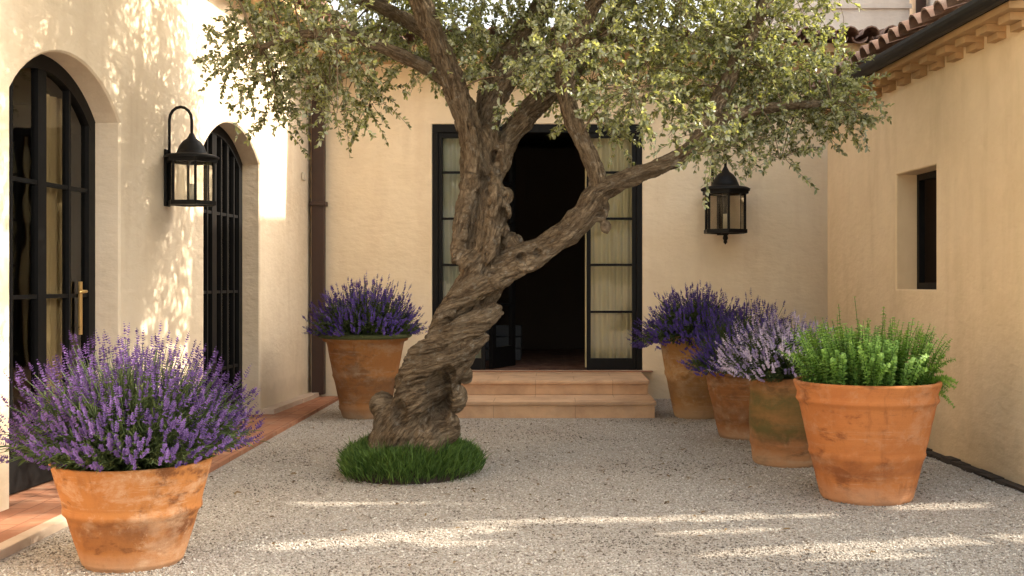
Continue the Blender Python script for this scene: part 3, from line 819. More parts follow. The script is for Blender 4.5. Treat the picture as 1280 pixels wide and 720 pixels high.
# ------------------------------------------------------------------ pots
def pot(loc, r0, r1, h, mat, label, style='collar', rot=0.0, group='terracotta plant pots', moss=False):
    m = MB(); m.sm = True
    R_ = lambda t: r0 + (r1 - r0) * (t ** .92)
    prof = [(r0 * .97, 0.0), (r0 * 1.0, .012)]
    if style == 'barrel': R_ = lambda t: r0 + (r1 - r0) * t + .09 * r0 * math.sin(math.pi * t)
    bands = {'collar': [(.38, .010, .022)], 'plain': [(.53, .014, .03)], 'ribbed': [(.30, .007, .02), (.62, .009, .018), (.69, .009, .018), (.76, .009, .018)], 'barrel': [(.24, .008, .03), (.86, .010, .03)], 'urn': [(.50, .010, .025), (.12, .014, .03)]}[style]
    ztop = {'collar': .82, 'plain': .985, 'ribbed': .90, 'barrel': .94, 'urn': .90}[style]
    for i in range(1, 34):
        t = ztop * i / 34; r = R_(t)
        for bz, ba, bw in bands: r += ba * math.exp(-((t - bz) / bw) ** 2)
        prof.append((r, t * h))
    re = R_(1.0)
    if style == 'collar':
        prof += [(R_(.82) + .004, .815 * h), (R_(.82) + .014, .83 * h), (R_(.82) + .018, .845 * h), (R_(.84) + .008, .865 * h), (R_(.87) + .002, .90 * h), (re + .004, .975 * h), (re + .003, .993 * h)]
    elif style in ('ribbed', 'urn'):
        prof += [(R_(.9) + .006, .905 * h), (re + .022, .92 * h), (re + .030, .945 * h), (re + .026, .985 * h)]
    else:
        prof += [(re - .006, .965 * h), (re + .002, .99 * h)]
    prof += [(re - .006, h), (re - .028, .995 * h), (re - .036, .97 * h), (R_(.88) - .040, .88 * h)]
    m.lathe(prof, 72, .018, rot * 3 + loc[0])
    m.sm = False; m.add([(r0 * .96 * math.cos(2 * math.pi * k / 24), r0 * .96 * math.sin(2 * math.pi * k / 24), .001) for k in range(24)], [tuple(range(23, -1, -1))])
    o = m.build('terracotta_pot', mat); o.location = loc; o.rotation_euler = (0, 0, rot)
    tag(o, label, 'plant pot', group)
    s_ = MB(); s_.sm = True
    s_.lathe([(R_(.9) - .038, .90 * h), (r1 * .6, .925 * h), (.001, .94 * h)], 36, .03); s_.build('soil', DARKSOIL, o)
    if moss:
        q = MB(); q.sm = True; q.lathe([(re + .055, .955 * h), (re + .075, .975 * h), (re + .06, 1.0 * h), (re - .01, 1.012 * h), (re - .05, .99 * h), (re + .01, .95 * h), (re + .055, .955 * h)], 60, .05); q.build('mossy_rim', MOSS, o)
    return o


TA = m_terracotta('clay_near', (0.38, 0.145, 0.042), (0.56, 0.37, 0.235), (0.12, 0.043, 0.017), h=.51, seed=2.1, lime=.8, stain=.8, band=(.2, .46))
TB = m_terracotta('clay_orange', (0.42, 0.142, 0.041), (0.55, 0.32, 0.185), (0.19, 0.062, 0.021), h=.76, seed=5.3, lime=.45, stain=.7, band=(.22, .34))
TC = m_terracotta('clay_mossy', (0.34, 0.145, 0.055), (0.42, 0.29, 0.18), (0.10, 0.05, 0.024), moss=(0.085, 0.08, 0.02), h=.67, seed=8.8, mossband=(.36, .78), lime=.5)
TD = m_terracotta('clay_ribbed', (0.29, 0.115, 0.038), (0.52, 0.37, 0.24), (0.14, 0.07, 0.035), h=.62, seed=3.7, lime=.5)
TE = m_terracotta('clay_tan', (0.34, 0.165, 0.055), (0.55, 0.41, 0.27), (0.19, 0.105, 0.05), h=.85, seed=6.1, lime=.55)
TF = m_terracotta('clay_brown', (0.30, 0.125, 0.04), (0.44, 0.35, 0.25), (0.14, 0.07, 0.035), h=.85, seed=1.4, lime=.45)
PA = ((167 - VX) * 5.6 / F, 5.6); PBp = ((1083 - VX) * 7.26 / F, 7.26); PC = ((986 - VX) * 8.67 / F, 8.67)
PD = ((932 - VX) * 10.1 / F, 10.1); PE = ((872 - VX) * 11.6 / F, 11.6); PF = ((457 - VX) * 11.6 / F, 11.6)
pot((*PA, 0), .235, .385, .515, TA, 'weathered terracotta pot with one raised band, nearest on the left', 'plain', .4)
pot((*PBp, 0), .285, .462, .765, TB, 'large orange terracotta pot with thick collar holding the green herb', 'collar', 1.2)
pot((*PC, 0), .275, .285, .67, TC, 'barrel-shaped clay pot stained green with moss behind the large orange pot', 'barrel', 2.2)
pot((*PD, 0), .235, .365, .625, TD, 'ribbed brown terracotta pot between the mossy pot and the pot by the steps', 'ribbed', .9)
pot((*PE, 0), .235, .405, .85, TE, 'tall tan terracotta pot standing beside the end of the steps', 'plain', 4.2)
pot((*PF, 0), .235, .41, .86, TF, 'brown urn-shaped clay pot with mossy rim by the downpipe behind the olive trunk', 'urn', 5.1, moss=True)


# ------------------------------------------------------------------ plant builders (numpy)
def norm(a): return a / np.maximum(np.linalg.norm(a, axis=-1, keepdims=True), 1e-9)


def leaves(P, D, Nn, L, Wd, bend=0.15):
    """lens-shaped leaves: 6 verts, 2 quads each. P base, D direction, Nn approx normal"""
    D = norm(D); S = norm(np.cross(D, Nn)); Nn = np.cross(S, D); L = L[:, None]; Wd = Wd[:, None]
    v0 = P; v1 = P + D * L * .35 + S * Wd * .5 + Nn * L * bend * .3; v2 = P + D * L * .72 + S * Wd * .38 + Nn * L * bend * .1
    v3 = P + D * L - Nn * L * bend * .4; v4 = P + D * L * .72 - S * Wd * .38 + Nn * L * bend * .1; v5 = P + D * L * .35 - S * Wd * .5 + Nn * L * bend * .3
    V = np.stack([v0, v1, v2, v3, v4, v5], 1).reshape(-1, 3); n = len(P); b = (np.arange(n) * 6)[:, None, None]
    Fq = (np.array([(0, 1, 2, 5), (5, 2, 3, 4)])[None] + b).reshape(-1, 4)
    return V, Fq


def strips(P, Wd, up=None):
    """thin 3-sided stems: P (n,k,3) paths, Wd (n,k) radii"""
    n, k, _ = P.shape
    T = np.gradient(P, axis=1); T = norm(T)
    A = norm(np.cross(T, np.broadcast_to(np.array([.31, .77, .55]), T.shape))); B = np.cross(T, A)
    rings = [P + (A * math.cos(a) + B * math.sin(a)) * Wd[..., None] for a in (0, 2.094, 4.189)]
    V = np.stack(rings, 2).reshape(-1, 3)
    fs = []
    for i in range(k - 1):
        for j in range(3):
            jj = (j + 1) % 3; fs.append((i * 3 + j, i * 3 + jj, (i + 1) * 3 + jj, (i + 1) * 3 + j))
    Fq = (np.array(fs)[None] + (np.arange(n) * k * 3)[:, None, None]).reshape(-1, 4)
    return V, Fq


def join(parts):
    V = []; Fs = []; T = []; M = []; b = 0
    for v, f, t, m in parts:
        V.append(v); Fs.append(f + b); T.append(t); M.append(np.full(len(f), m)); b += len(v)
    return np.concatenate(V), np.concatenate(Fs), np.concatenate(T), np.concatenate(M)


def lavender(loc, rim, spread, height, ns, bloom_mat, label, low=-0.05, sq=1.0, lean=(0, 0), spike=.075, name='lavender', thick=1.0):
    """mound of upright to splayed stems, narrow grey leaves low down, whorled flower spikes at the ends"""
    t = empty(name, loc); tag(t, label, 'lavender', 'lavender plants in pots')
    u = rng.random(ns); th = rng.uniform(0, 2 * math.pi, ns); rad = np.sqrt(u)
    base = np.stack([np.cos(th) * rad * rim * .55, np.sin(th) * rad * rim * .55, np.full(ns, 0.0)], 1)
    phi = rad ** 1.0 * R(84)                      # tilt from vertical
    Rl = np.stack([np.sin(phi) * np.cos(th) * spread + lean[0], np.sin(phi) * np.sin(th) * spread * sq + lean[1], np.cos(phi) * height + low * rad], 1)
    Rl *= (rng.normal(.90, .12, ns).clip(.55, 1.15))[:, None]
    Rl[:, :2] += rng.normal(0, .02, (ns, 2))
    K = 6; s = np.linspace(0, 1, K)[None, :, None]
    up = np.zeros((ns, 3)); up[:, 2] = np.linalg.norm(Rl, axis=1) * .30
    mid = Rl * .5 + up * .55
    P = base[:, None] * (1 - s) ** 2 + 0 * s + (base[:, None] + mid[:, None]) * (2 * s * (1 - s)) + (Rl[:, None]) * s ** 2
    rr_ = np.linspace(.0022, .0014, K)[None] * np.ones((ns, 1)) * thick
    V1, F1 = strips(P, rr_)
    st = np.repeat(rng.random(ns) * .6 + .2, K * 3)
    # narrow leaves along the lower two thirds
    nl = 15; si = rng.uniform(.10, .74, (ns, nl)); idx = si * (K - 1); i0 = idx.astype(int).clip(0, K - 2); fr = (idx - i0)[..., None]
    rows = np.arange(ns)[:, None]
    LP = P[rows, i0] * (1 - fr) + P[rows, i0 + 1] * fr; LT = norm(P[rows, i0 + 1] - P[rows, i0])
    rv = norm(rng.normal(size=LP.shape)); LD = norm(LT * 1.1 + rv * .75)
    LP = LP.reshape(-1, 3); LD = LD.reshape(-1, 3); Ln = norm(rng.normal(size=LP.shape))
    V2, F2 = leaves(LP, LD, Ln, rng.uniform(.035, .07, len(LP)), rng.uniform(.004, .0075, len(LP)) * thick)
    t2 = np.repeat(rng.random(len(LP)), 6)
    V, Fq, T, M = join([(V1, F1, st, 0), (V2, F2, t2, 0)])
    np_mesh('foliage', V, Fq, LAVSTEM, parent=t, col=T)
    # spikes: whorls of small buds
    tip = P[:, -1]; td = norm(P[:, -1] - P[:, -2]); td = norm(td + np.array([0, 0, .85]) + rng.normal(0, .14, (ns, 3)))
    fl = (rng.random(ns) < np.where(rad > .88, .7, .95)); tip = tip[fl]; td = td[fl]; ns = int(fl.sum())
    nw, nb = 8, 5; ln = rng.uniform(.6, 1.35, ns) * spike
    ws = np.linspace(0, 1, nw); prof = np.array([.9, .0, .75, 1.0, .95, .8, .6, .35])
    A = norm(np.cross(td, np.array([.3, .5, .8]))); B = np.cross(td, A)
    W_ = tip[:, None, :] + td[:, None] * (ws[None, :, None] * ln[:, None, None])
    ang = rng.uniform(0, 6.28, (ns, nw, 1)) + np.linspace(0, 6.28, nb, endpoint=False)[None, None]
    out = A[:, None, None] * np.cos(ang)[..., None] + B[:, None, None] * np.sin(ang)[..., None]
    D = norm(out * .85 + td[:, None, None] * .75); BP = np.broadcast_to(W_[:, :, None], D.shape)
    Ls = (.0115 * thick * prof)[None, :, None] * np.ones((ns, 1, nb)) * rng.uniform(.55, 1.35, (ns, nw, nb))
    V3, F3 = leaves(BP.reshape(-1, 3), D.reshape(-1, 3), np.broadcast_to(td[:, None, None], D.shape).reshape(-1, 3) + .001, Ls.ravel(), Ls.ravel() * .62, .3)
    t3 = np.repeat((np.repeat(rng.random(ns), nw * nb) * .65 + rng.random(ns * nw * nb) * .35), 6)
    np_mesh('bloom', V3, F3, bloom_mat, parent=t, col=t3)
    return t


lavender((*PA, .47), .36, .57, .58, 1500, LAVBLOOM, 'big purple lavender mound in the weathered pot nearest on the left', low=.02, spike=.075, thick=1.3)
lavender((*PF, .80), .40, .56, .56, 1000, LAVDEEP, 'violet lavender in the mossy-rimmed pot behind the olive trunk', low=.0, thick=1.6, spike=.085)
lavender((*PE, .79), .40, .56, .52, 1000, LAVDEEP, 'dark violet lavender in the tall tan pot beside the steps', low=-.12, lean=(-.04, -.05), thick=1.6, spike=.085)
lavender((*PD, .57), .36, .53, .62, 950, LAVDEEP, 'violet lavender in the ribbed brown pot in the middle of the row', low=-.05, lean=(.02, -.05), thick=1.5, spike=.085)
lavender((*PC, .61), .27, .48, .48, 800, LAVPALE, 'pale lilac and white lavender spilling from the mossy barrel pot', low=.0, lean=(-.05, -.04), thick=1.4, spike=.085)


def herb(loc, rim, label):
    t = empty('herb_plant', loc); tag(t, label, 'herb')
    ns = 330; rad = np.sqrt(rng.random(ns)); th = rng.uniform(0, 6.283, ns)
    base = np.stack([np.cos(th) * rad * rim * .93, np.sin(th) * rad * rim * .93, np.zeros(ns)], 1)
    hgt = (.50 - .15 * rad ** 2) * rng.normal(.88, .14, ns).clip(.5, 1.2)
    hgt *= np.where(np.abs(base[:, 0] - .06) < .05, .76, 1.0) * np.where(rng.random(ns) < .25, .6, 1.0)
    tip = base + np.stack([np.cos(th) * rad ** 2 * .13 + rng.normal(0, .035, ns), np.sin(th) * rad ** 2 * .13 + rng.normal(0, .035, ns), hgt], 1)
    nt = 12                                          # a few sprigs trailing over the right side of the rim
    a_ = rng.uniform(-.9, .5, nt); base[:nt] = np.stack([np.cos(a_) * rim * .85, np.sin(a_) * rim * .85, np.full(nt, .02)], 1)
    tip[:nt] = base[:nt] + np.stack([rng.uniform(.14, .26, nt), rng.normal(-.02, .05, nt), rng.uniform(-.12, .20, nt)], 1)
    K = 7; s = np.linspace(0, 1, K)[None, :, None]; ctrl = (base * .55 + tip * .45) + np.array([0, 0, .10])
    P = base[:, None] * (1 - s) ** 2 + ctrl[:, None] * 2 * s * (1 - s) + tip[:, None] * s ** 2
    V1, F1 = strips(P, np.linspace(.0035, .0018, K)[None] * np.ones((ns, 1)))
    parts = [(V1, F1, np.repeat(rng.random(ns) * .5, K * 3), 0)]
    nn_ = 17; si = np.linspace(.06, 1.0, nn_); idx = si * (K - 1); i0 = idx.astype(int).clip(0, K - 2); fr = (idx - i0)[None, :, None]
    LP = P[:, i0] * (1 - fr) + P[:, i0 + 1] * fr; LT = norm(P[:, i0 + 1] - P[:, i0])
    A = norm(np.cross(LT, np.array([.3, .5, .1]))); B = np.cross(LT, A)
    for q in range(3):
        ang = (np.arange(nn_) * 2.1 / 2)[None] + q * 2.094 + rng.normal(0, .25, (ns, nn_)); out = A * np.cos(ang)[..., None] + B * np.sin(ang)[..., None]
        D = norm(out + LT * rng.uniform(.1, .6, (ns, nn_, 1))); sz = rng.uniform(.022, .036, (ns, nn_)) * (1.0 - .45 * si[None] ** 3)
        V, Fq = leaves(LP.reshape(-1, 3), D.reshape(-1, 3), LT.reshape(-1, 3), sz.ravel(), sz.ravel() * .82, .25)
        tt = (si[None] * .40 + rng.random((ns, nn_)) * .30 + (rng.random((ns, 1)) - .25) * .6).clip(0, 1); parts.append((V, Fq, np.repeat(tt.ravel(), 6), 0))
    V, Fq, T, M = join(parts); np_mesh('foliage', V, Fq, HERB, parent=t, col=T)


herb((*PBp, .70), .42, 'bright green upright leafy herb in the large orange pot')

# ------------------------------------------------------------------ grass mound round the olive
TX, TY = (512 - VX) * 8.15 / F, 8.15
nb = 22000; rad = np.sqrt(rng.random(nb)); th = rng.uniform(0, 6.283, nb); rm = .47
bx, by = np.cos(th) * rad * rm, np.sin(th) * rad * rm * .95
rag = 1.02 + .035 * np.sin(th * 3 + 1) + .04 * np.sin(th * 7) + rng.normal(0, .03, nb); bx *= rag; by *= rag
bz = .21 * np.sqrt(np.maximum(0, 1 - rad ** 4)) * (.95 + .25 * np.sin(bx * 9) * np.cos(by * 8 + 1))
ln = rng.uniform(.06, .12, nb) * np.where(rng.random(nb) < .03, 1.5, 1)
D = np.stack([np.cos(th) * rad * .55, np.sin(th) * rad * .55, np.ones(nb)], 1) + rng.normal(0, .25, (nb, 3)) * np.array([1, 1, .3])
V, Fq = leaves(np.stack([bx, by, bz - .02], 1) + np.array([TX, TY, 0]), D, rng.normal(size=(nb, 3)), ln, rng.uniform(.004, .008, nb), .35)
g = np_mesh('grass', V, Fq, GRASS, col=np.repeat(rng.random(nb), 6)); tag(g, 'short dark green grass mound round the foot of the olive', 'grass', kind='stuff')
m = MB(); m.sm = True; m.lathe([(rm * .93, -.01), (rm * .88, .07), (rm * .72, .14), (rm * .4, .165), (.001, .17)], 40, .05)
mo = m.build('soil_mound', DARKSOIL); mo.location = (TX, TY, 0); tag(mo, kind='structure')

# ------------------------------------------------------------------ olive tree
def cr(pts, n):
    """Catmull-Rom through rows of numbers"""
    P = np.array(pts, float); P = np.vstack([2 * P[0] - P[1], P, 2 * P[-1] - P[-2]]); out = []
    m_ = len(P) - 3
    for i in range(m_):
        for t in np.linspace(0, 1, n, endpoint=(i == m_ - 1)):
            a, b_, c, d = P[i:i + 4]
            out.append(.5 * (2 * b_ + (c - a) * t + (2 * a - 5 * b_ + 4 * c - d) * t * t + (3 * b_ - a - 3 * c + d) * t ** 3))
    return np.array(out)


def px_path(rows, n=8):
    """rows (photo x, photo y, half width in photo px, depth offset) -> (x, y, z, r)"""
    o = []
    for px, py, hw, dy in rows:
        Y = TY + dy; v = W(px, py, Y); o.append((v.x, v.y, v.z, hw * Y / F))
    return cr(o, n)


trunk_p = px_path([(511, 600, 48, .02), (513, 560, 45, .0), (524, 515, 41, 0), (550, 462, 36, -.03), (571, 412, 30, -.05), (590, 378, 28, -.03), (604, 342, 29, 0), (608, 300, 29, .03), (604, 250, 26, .05), (600, 205, 23, .06), (599, 168, 21, .06)])
LIMBS = [
    px_path([(600, 356, 21, -.02), (640, 330, 19, -.08), (690, 303, 16, -.14), (728, 272, 17, -.18), (750, 240, 15, -.2), (800, 217, 11, -.2), (845, 199, 11, -.16), (868, 180, 10, -.1), (886, 148, 10, -.05), (906, 110, 10, 0), (932, 55, 10, .05), (957, 0, 9, .1), (985, -70, 7, .2), (1010, -150, 4, .3)]),
    px_path([(751, 245, 13, -.2), (741, 205, 11, -.2), (717, 152, 11, -.15), (706, 105, 12, -.1), (712, 65, 11, -.1), (745, 0, 10, -.1), (785, -80, 7, -.2), (820, -180, 4, -.3)]),
    px_path([(603, 215, 18, .02), (584, 150, 16, -.06), (564, 97, 15, -.14), (546, 50, 14, -.2), (525, 0, 13, -.25), (497, -70, 11, -.25), (460, -160, 7, -.4), (430, -240, 4, -.5)]),
    px_path([(600, 205, 20, .08), (612, 130, 18, .18), (638, 80, 20, .28), (662, 35, 16, .36), (684, -10, 13, .44), (705, -100, 9, .55), (700, -220, 4, .6)]),
    px_path([(610, 238, 13, .05), (638, 170, 14, .16), (674, 127, 14, .3), (712, 92, 12, .45), (762, 30, 9, .65), (805, -50, 6, .8), (850, -130, 3, .9)]),
    px_path([(566, 104, 10, -.05), (520, 78, 9, -.2), (450, 48, 8, -.3), (385, 42, 6, -.4), (325, 60, 3.5, -.45)]),
    px_path([(880, 160, 8, -.08), (930, 140, 8, .0), (985, 132, 6, .05), (1040, 128, 4, .1)]),
    px_path([(545, 50, 9, -.1), (500, 20, 9, .3), (430, -10, 8, .7), (350, -20, 5, .9), (300, 0, 3, 1.0)]),
]
wood = MB()
wood.tube([p[:3] for p in trunk_p], [p[3] * .50 for p in trunk_p], 14)
TW = lambda t: 1.2 * t + 5.2 / (1 + np.exp(-(t - .42) * 9.0))
nst = 5; SRAD = (.47, .31, .43, .33, .39); tot = len(trunk_p)
# arc-length and frames along the trunk for the twist
for s_ in range(nst):
    pts = []; rad_ = []
    for i, p in enumerate(trunk_p):
        t = i / (tot - 1); a_ = 2 * math.pi * s_ / nst + TW(t) + .3 * math.sin(3 * t + s_)
        tan = Vector(trunk_p[min(i + 1, tot - 1)][:3]) - Vector(trunk_p[max(i - 1, 0)][:3]); tan.normalize()
        u_ = tan.cross(Vector((0, 1, 0))).normalized(); v_ = tan.cross(u_).normalized()
        rr = p[3]; wv = 1 + .18 * math.sin(6 * t + 2.1 * s_)
        pts.append(Vector(p[:3]) + (u_ * math.cos(a_) + v_ * math.sin(a_)) * rr * (.64 + .07 * math.sin(9 * t + s_)))
        rad_.append(rr * SRAD[s_] * wv)
    wood.tube(pts, rad_, 10)
rb = random.Random(5)
def ball(c, r, sx=1, sy=1, sz=1):
    bm = bmesh.new(); bmesh.ops.create_icosphere(bm, subdivisions=2, radius=r); bm.verts.index_update()
    wood.add([(c[0] + v.co.x * sx, c[1] + v.co.y * sy, c[2] + v.co.z * sz) for v in bm.verts], [[v.index for v in f.verts] for f in bm.faces]); bm.free()
for px, py, r, dy in ((483, 528, 20, -.12), (500, 545, 24, -.2), (555, 535, 22, -.15), (478, 505, 17, -.1), (570, 498, 17, -.12), (583, 470, 10, -.1), (535, 555, 25, -.2), (630, 246, 13, -.08), (634, 266, 10, -.1), (627, 285, 12, -.12), (662, 318, 10, -.12), (650, 330, 16, -.1), (640, 305, 14, -.05), (757, 284, 9, -.2), (748, 262, 15, -.2), (862, 188, 10, -.14), (606, 175, 20, 0), (520, 480, 20, -.18), (545, 430, 16, -.2), (592, 330, 20, -.12)):
    p = W(px, py, TY + dy); ball(p, r * TY / F * .92, 1, .9, 1.15)
for rope in ([(500, 485, 10, -.12), (520, 445, 13, -.19), (560, 424, 14, -.22), (600, 404, 14, -.20), (622, 384, 11, -.12)],
             [(492, 520, 11, -.14), (512, 480, 14, -.20), (545, 455, 15, -.24), (582, 438, 14, -.20), (604, 418, 11, -.10)],
             [(540, 425, 9, -.12), (560, 385, 12, -.17), (592, 360, 14, -.19), (635, 343, 13, -.18), (680, 318, 12, -.18), (715, 292, 9, -.2)],
             [(572, 330, 9, -.10), (578, 270, 11, -.13), (590, 220, 11, -.12), (592, 160, 9, -.08)],
             [(606, 330, 10, -.16), (618, 280, 11, -.14), (622, 225, 10, -.08), (630, 180, 8, .02)]):
    q_ = px_path([(a_, b_, c_ * .92, d_ - .015) for a_, b_, c_, d_ in rope], 6); wood.tube([p[:3] for p in q_], [p[3] for p in q_], 10)
for a_ in range(7):                                  # root flare
    an = a_ * .9 + .3; c = Vector((TX, TY, 0)); d = Vector((math.cos(an), math.sin(an), 0))
    wood.tube([c + d * .12 + Vector((.02, 0, .38)), c + d * .22 + Vector((0, 0, .2)), c + d * .30 + Vector((0, 0, .06)), c + d * .36 + Vector((0, 0, -.03))], [.11, .10, .085, .06], 10)
for L in LIMBS: wood.tube([p[:3] for p in L], [p[3] for p in L], 12)
wo = wood.build('olive_wood_source', BARK)
rm_ = wo.modifiers.new('r', 'REMESH'); rm_.mode = 'VOXEL'; rm_.voxel_size = .009
sm_ = wo.modifiers.new('s', 'SMOOTH'); sm_.iterations = 2; sm_.factor = .5
dg = bpy.context.evaluated_depsgraph_get(); ev = wo.evaluated_get(dg); me = ev.to_mesh()
nv = len(me.vertices); V = np.empty(nv * 3, np.float32); me.vertices.foreach_get('co', V); V = V.reshape(-1, 3).astype(float)
Nn = np.empty(nv * 3, np.float32); me.vertices.foreach_get('normal', Nn); Nn = Nn.reshape(-1, 3).astype(float)
polys = np.array([list(p.vertices) for p in me.polygons if len(p.vertices) == 4])
ev.to_mesh_clear(); bpy.data.objects.remove(wo)
paths = [trunk_p] + LIMBS
SP = np.concatenate([p[:, :3] for p in paths]); SR = np.concatenate([p[:, 3] for p in paths])
SI = np.concatenate([np.full(len(p), i) for i, p in enumerate(paths)])
ST = np.concatenate([np.concatenate([[0], np.cumsum(np.linalg.norm(np.diff(p[:, :3], axis=0), axis=1))]) for p in paths])
STN = np.concatenate([np.linspace(0, 1, len(p)) for p in paths])
near = np.empty(nv, int)
for i in range(0, nv, 4000):
    d = np.linalg.norm(V[i:i + 4000, None] - SP[None], axis=2) - SR[None] * .9; near[i:i + 4000] = d.argmin(1)
rel = V - SP[near]; tn = ST[near]
Tg = np.concatenate([np.gradient(p[:, :3], axis=0) for p in paths]); Tg = norm(Tg); T_ = Tg[near]
U = norm(np.cross(T_, np.array([0, 1.0, 0.05]))); Vv = np.cross(T_, U)
tl = tn + (rel * T_).sum(1); ang = np.arctan2((rel * Vv).sum(1), (rel * U).sum(1))
istr = SI[near] == 0
ang2 = ang - np.where(istr, TW(np.clip(tl / ST[len(trunk_p) - 1], 0, 1)), tl * 1.2)
rr_ = np.maximum(SR[near], .02)
bark = np.stack([np.cos(ang2) * rr_ * 26, np.sin(ang2) * rr_ * 26, tl * 5.5 + SI[near] * 7.0], 1)
bark[:, 2] += rng.normal(0, .02, nv)
disp = np.empty(nv)
for i in range(nv):
    b_ = Vector(bark[i]); v_ = Vector(V[i])
    f1 = noise.noise(b_ * .55); f2 = noise.noise(b_ * 1.3 + Vector((5, 2, 1))); f3 = noise.noise(v_ * 9.0)
    disp[i] = (-abs(f1) * 1.5 + .35) + f2 * .4 + f3 * .6 + noise.noise(v_ * 24.0) * .35 - max(0, noise.noise(b_ * 2.6 + Vector((9, 9, 3))) - .12) * 2.2
amp = np.where(istr, .021, .24 * rr_).clip(.003, .021)
V = V + Nn * (disp * amp)[:, None]
# hollows: push wood inwards inside ellipsoids
for px, py, dy, rx, rz, dep in ((548, 500, -.27, 15, 34, .16), (560, 470, -.25, 9, 14, .08), (627, 272, -.16, 7, 12, .10), (652, 322, -.17, 6, 6, .07), (672, 316, -.2, 5, 5, .05), (500, 520, -.26, 9, 18, .08), (622, 205, -.1, 5, 16, .05), (752, 266, -.32, 5, 5, .05)):
    c = W(px, py, TY + dy); k_ = TY / F
    q = ((V[:, 0] - c.x) / (rx * k_)) ** 2 + ((V[:, 2] - c.z) / (rz * k_)) ** 2 + ((V[:, 1] - c.y) / .2) ** 2
    wgt = np.clip(1.25 - q, 0, 1); front = V[:, 1] < TY + .1
    V[:, 1] += np.where(front, dep * wgt ** .7, 0)
tree = empty('olive_tree', (TX, TY, 0)); tag(tree, 'old olive tree with twisted gnarled trunk leaning across the gravel courtyard', 'tree')
V -= np.array([TX, TY, 0])
fi = SI[near][polys[:, 0]]; ft = STN[near][polys[:, 0]]
fi = np.where((fi > 0) & (ft < .12), 0, fi)
for i in range(len(paths)):
    sel = polys[fi == i]
    if not len(sel): continue
    used, inv = np.unique(sel, return_inverse=True)
    o = np_mesh('trunk' if i == 0 else 'limb', V[used], inv.reshape(sel.shape), BARK, parent=tree, smooth=True)
    a_ = o.data.attributes.new('bark', 'FLOAT_VECTOR', 'POINT'); a_.data.foreach_set('vector', bark[used].astype(np.float32).ravel())

# crown: leafy twigs round cluster centres, each cluster joined to the nearest limb
CL = [(905, 192, 40, 20, .8), (620, 75, 50, 40, 1.0), (700, 75, 50, 40, 1.0), (520, 60, 45, 40, .9), (560, 75, 40, 34, .7), (430, 85, 50, 40, .8), (305, 80, 34, 55, 1), (345, 105, 40, 48, 1), (330, 35, 44, 40, 1), (385, 55, 50, 48, 1.2), (400, 105, 38, 38, .9), (445, 50, 50, 48, 1.2), (455, 135, 20, 34, .45), (425, 150, 20, 25, .3), (330, 140, 20, 22, .45),
      (480, 25, 50, 40, 1.2), (515, 90, 45, 34, .8), (560, 40, 40, 45, .8), (600, 40, 45, 40, .9), (645, 60, 50, 44, 1), (640, 105, 40, 34, .8), (690, 45, 50, 45, 1.1), (685, 100, 40, 36, .8), (735, 115, 46, 44, 1),
      (760, 55, 50, 48, 1.2), (785, 120, 50, 42, 1.2), (830, 55, 50, 48, 1.3), (850, 125, 54, 44, 1.3), (900, 50, 50, 48, 1.2), (915, 130, 56, 46, 1.5), (875, 172, 36, 24, .8), (960, 100, 56, 46, 1.5), (1000, 140, 56, 36, 1.5), (1045, 150, 44, 26, 1.1), (1035, 110, 44, 36, 1.0),
      (945, 180, 46, 22, .9), (985, 205, 26, 12, .3), (965, 35, 40, 36, .9), (1010, 60, 26, 26, .35), (755, 165, 36, 24, .45), (1075, 158, 26, 12, .4), (930, 85, 40, 40, 1.2), (810, 90, 40, 36, 1)]
clusters = []
for px, py, rx, ry, dens in CL:
    for q in range(2):
        dy = rng.uniform(-.9, 1.3) if q else rng.uniform(.1, .7)
        Y = TY + dy; c = W(px + rng.normal(0, 8), py - 7 + rng.normal(0, 5), Y); clusters.append((np.array(c), rx * Y / F, ry * Y / F, dens))
for q in range(150):                                   # the part of the crown above the picture
    x = rng.uniform(-2.5, 2.1); z = rng.uniform(3.5, 5.9); y_ = TY + rng.uniform(-1.6, 1.6)
    if ((x + .2) / 2.6) ** 2 + ((z - 3.3) / 2.7) ** 2 + ((y_ - TY) / 1.9) ** 2 > 1: continue
    clusters.append((np.array([x, y_, z]), .34, .30, .95))
for q in range(26):
    clusters.append((np.array([rng.uniform(-2.2, -.2), rng.uniform(6.0, 7.3), rng.uniform(3.7, 5.3)]), .34, .30, 1.0))
for q in range(34):
    clusters.append((np.array([rng.uniform(.2, 2.2), TY + rng.uniform(-.7, 1.8), rng.uniform(3.4, 4.9)]), .34, .30, 1.0))
parts = []; branch = MB(); tipsB = []
Pl = []; Dl = []; Nl = []; Ll = []; Tl = []; TWP = []
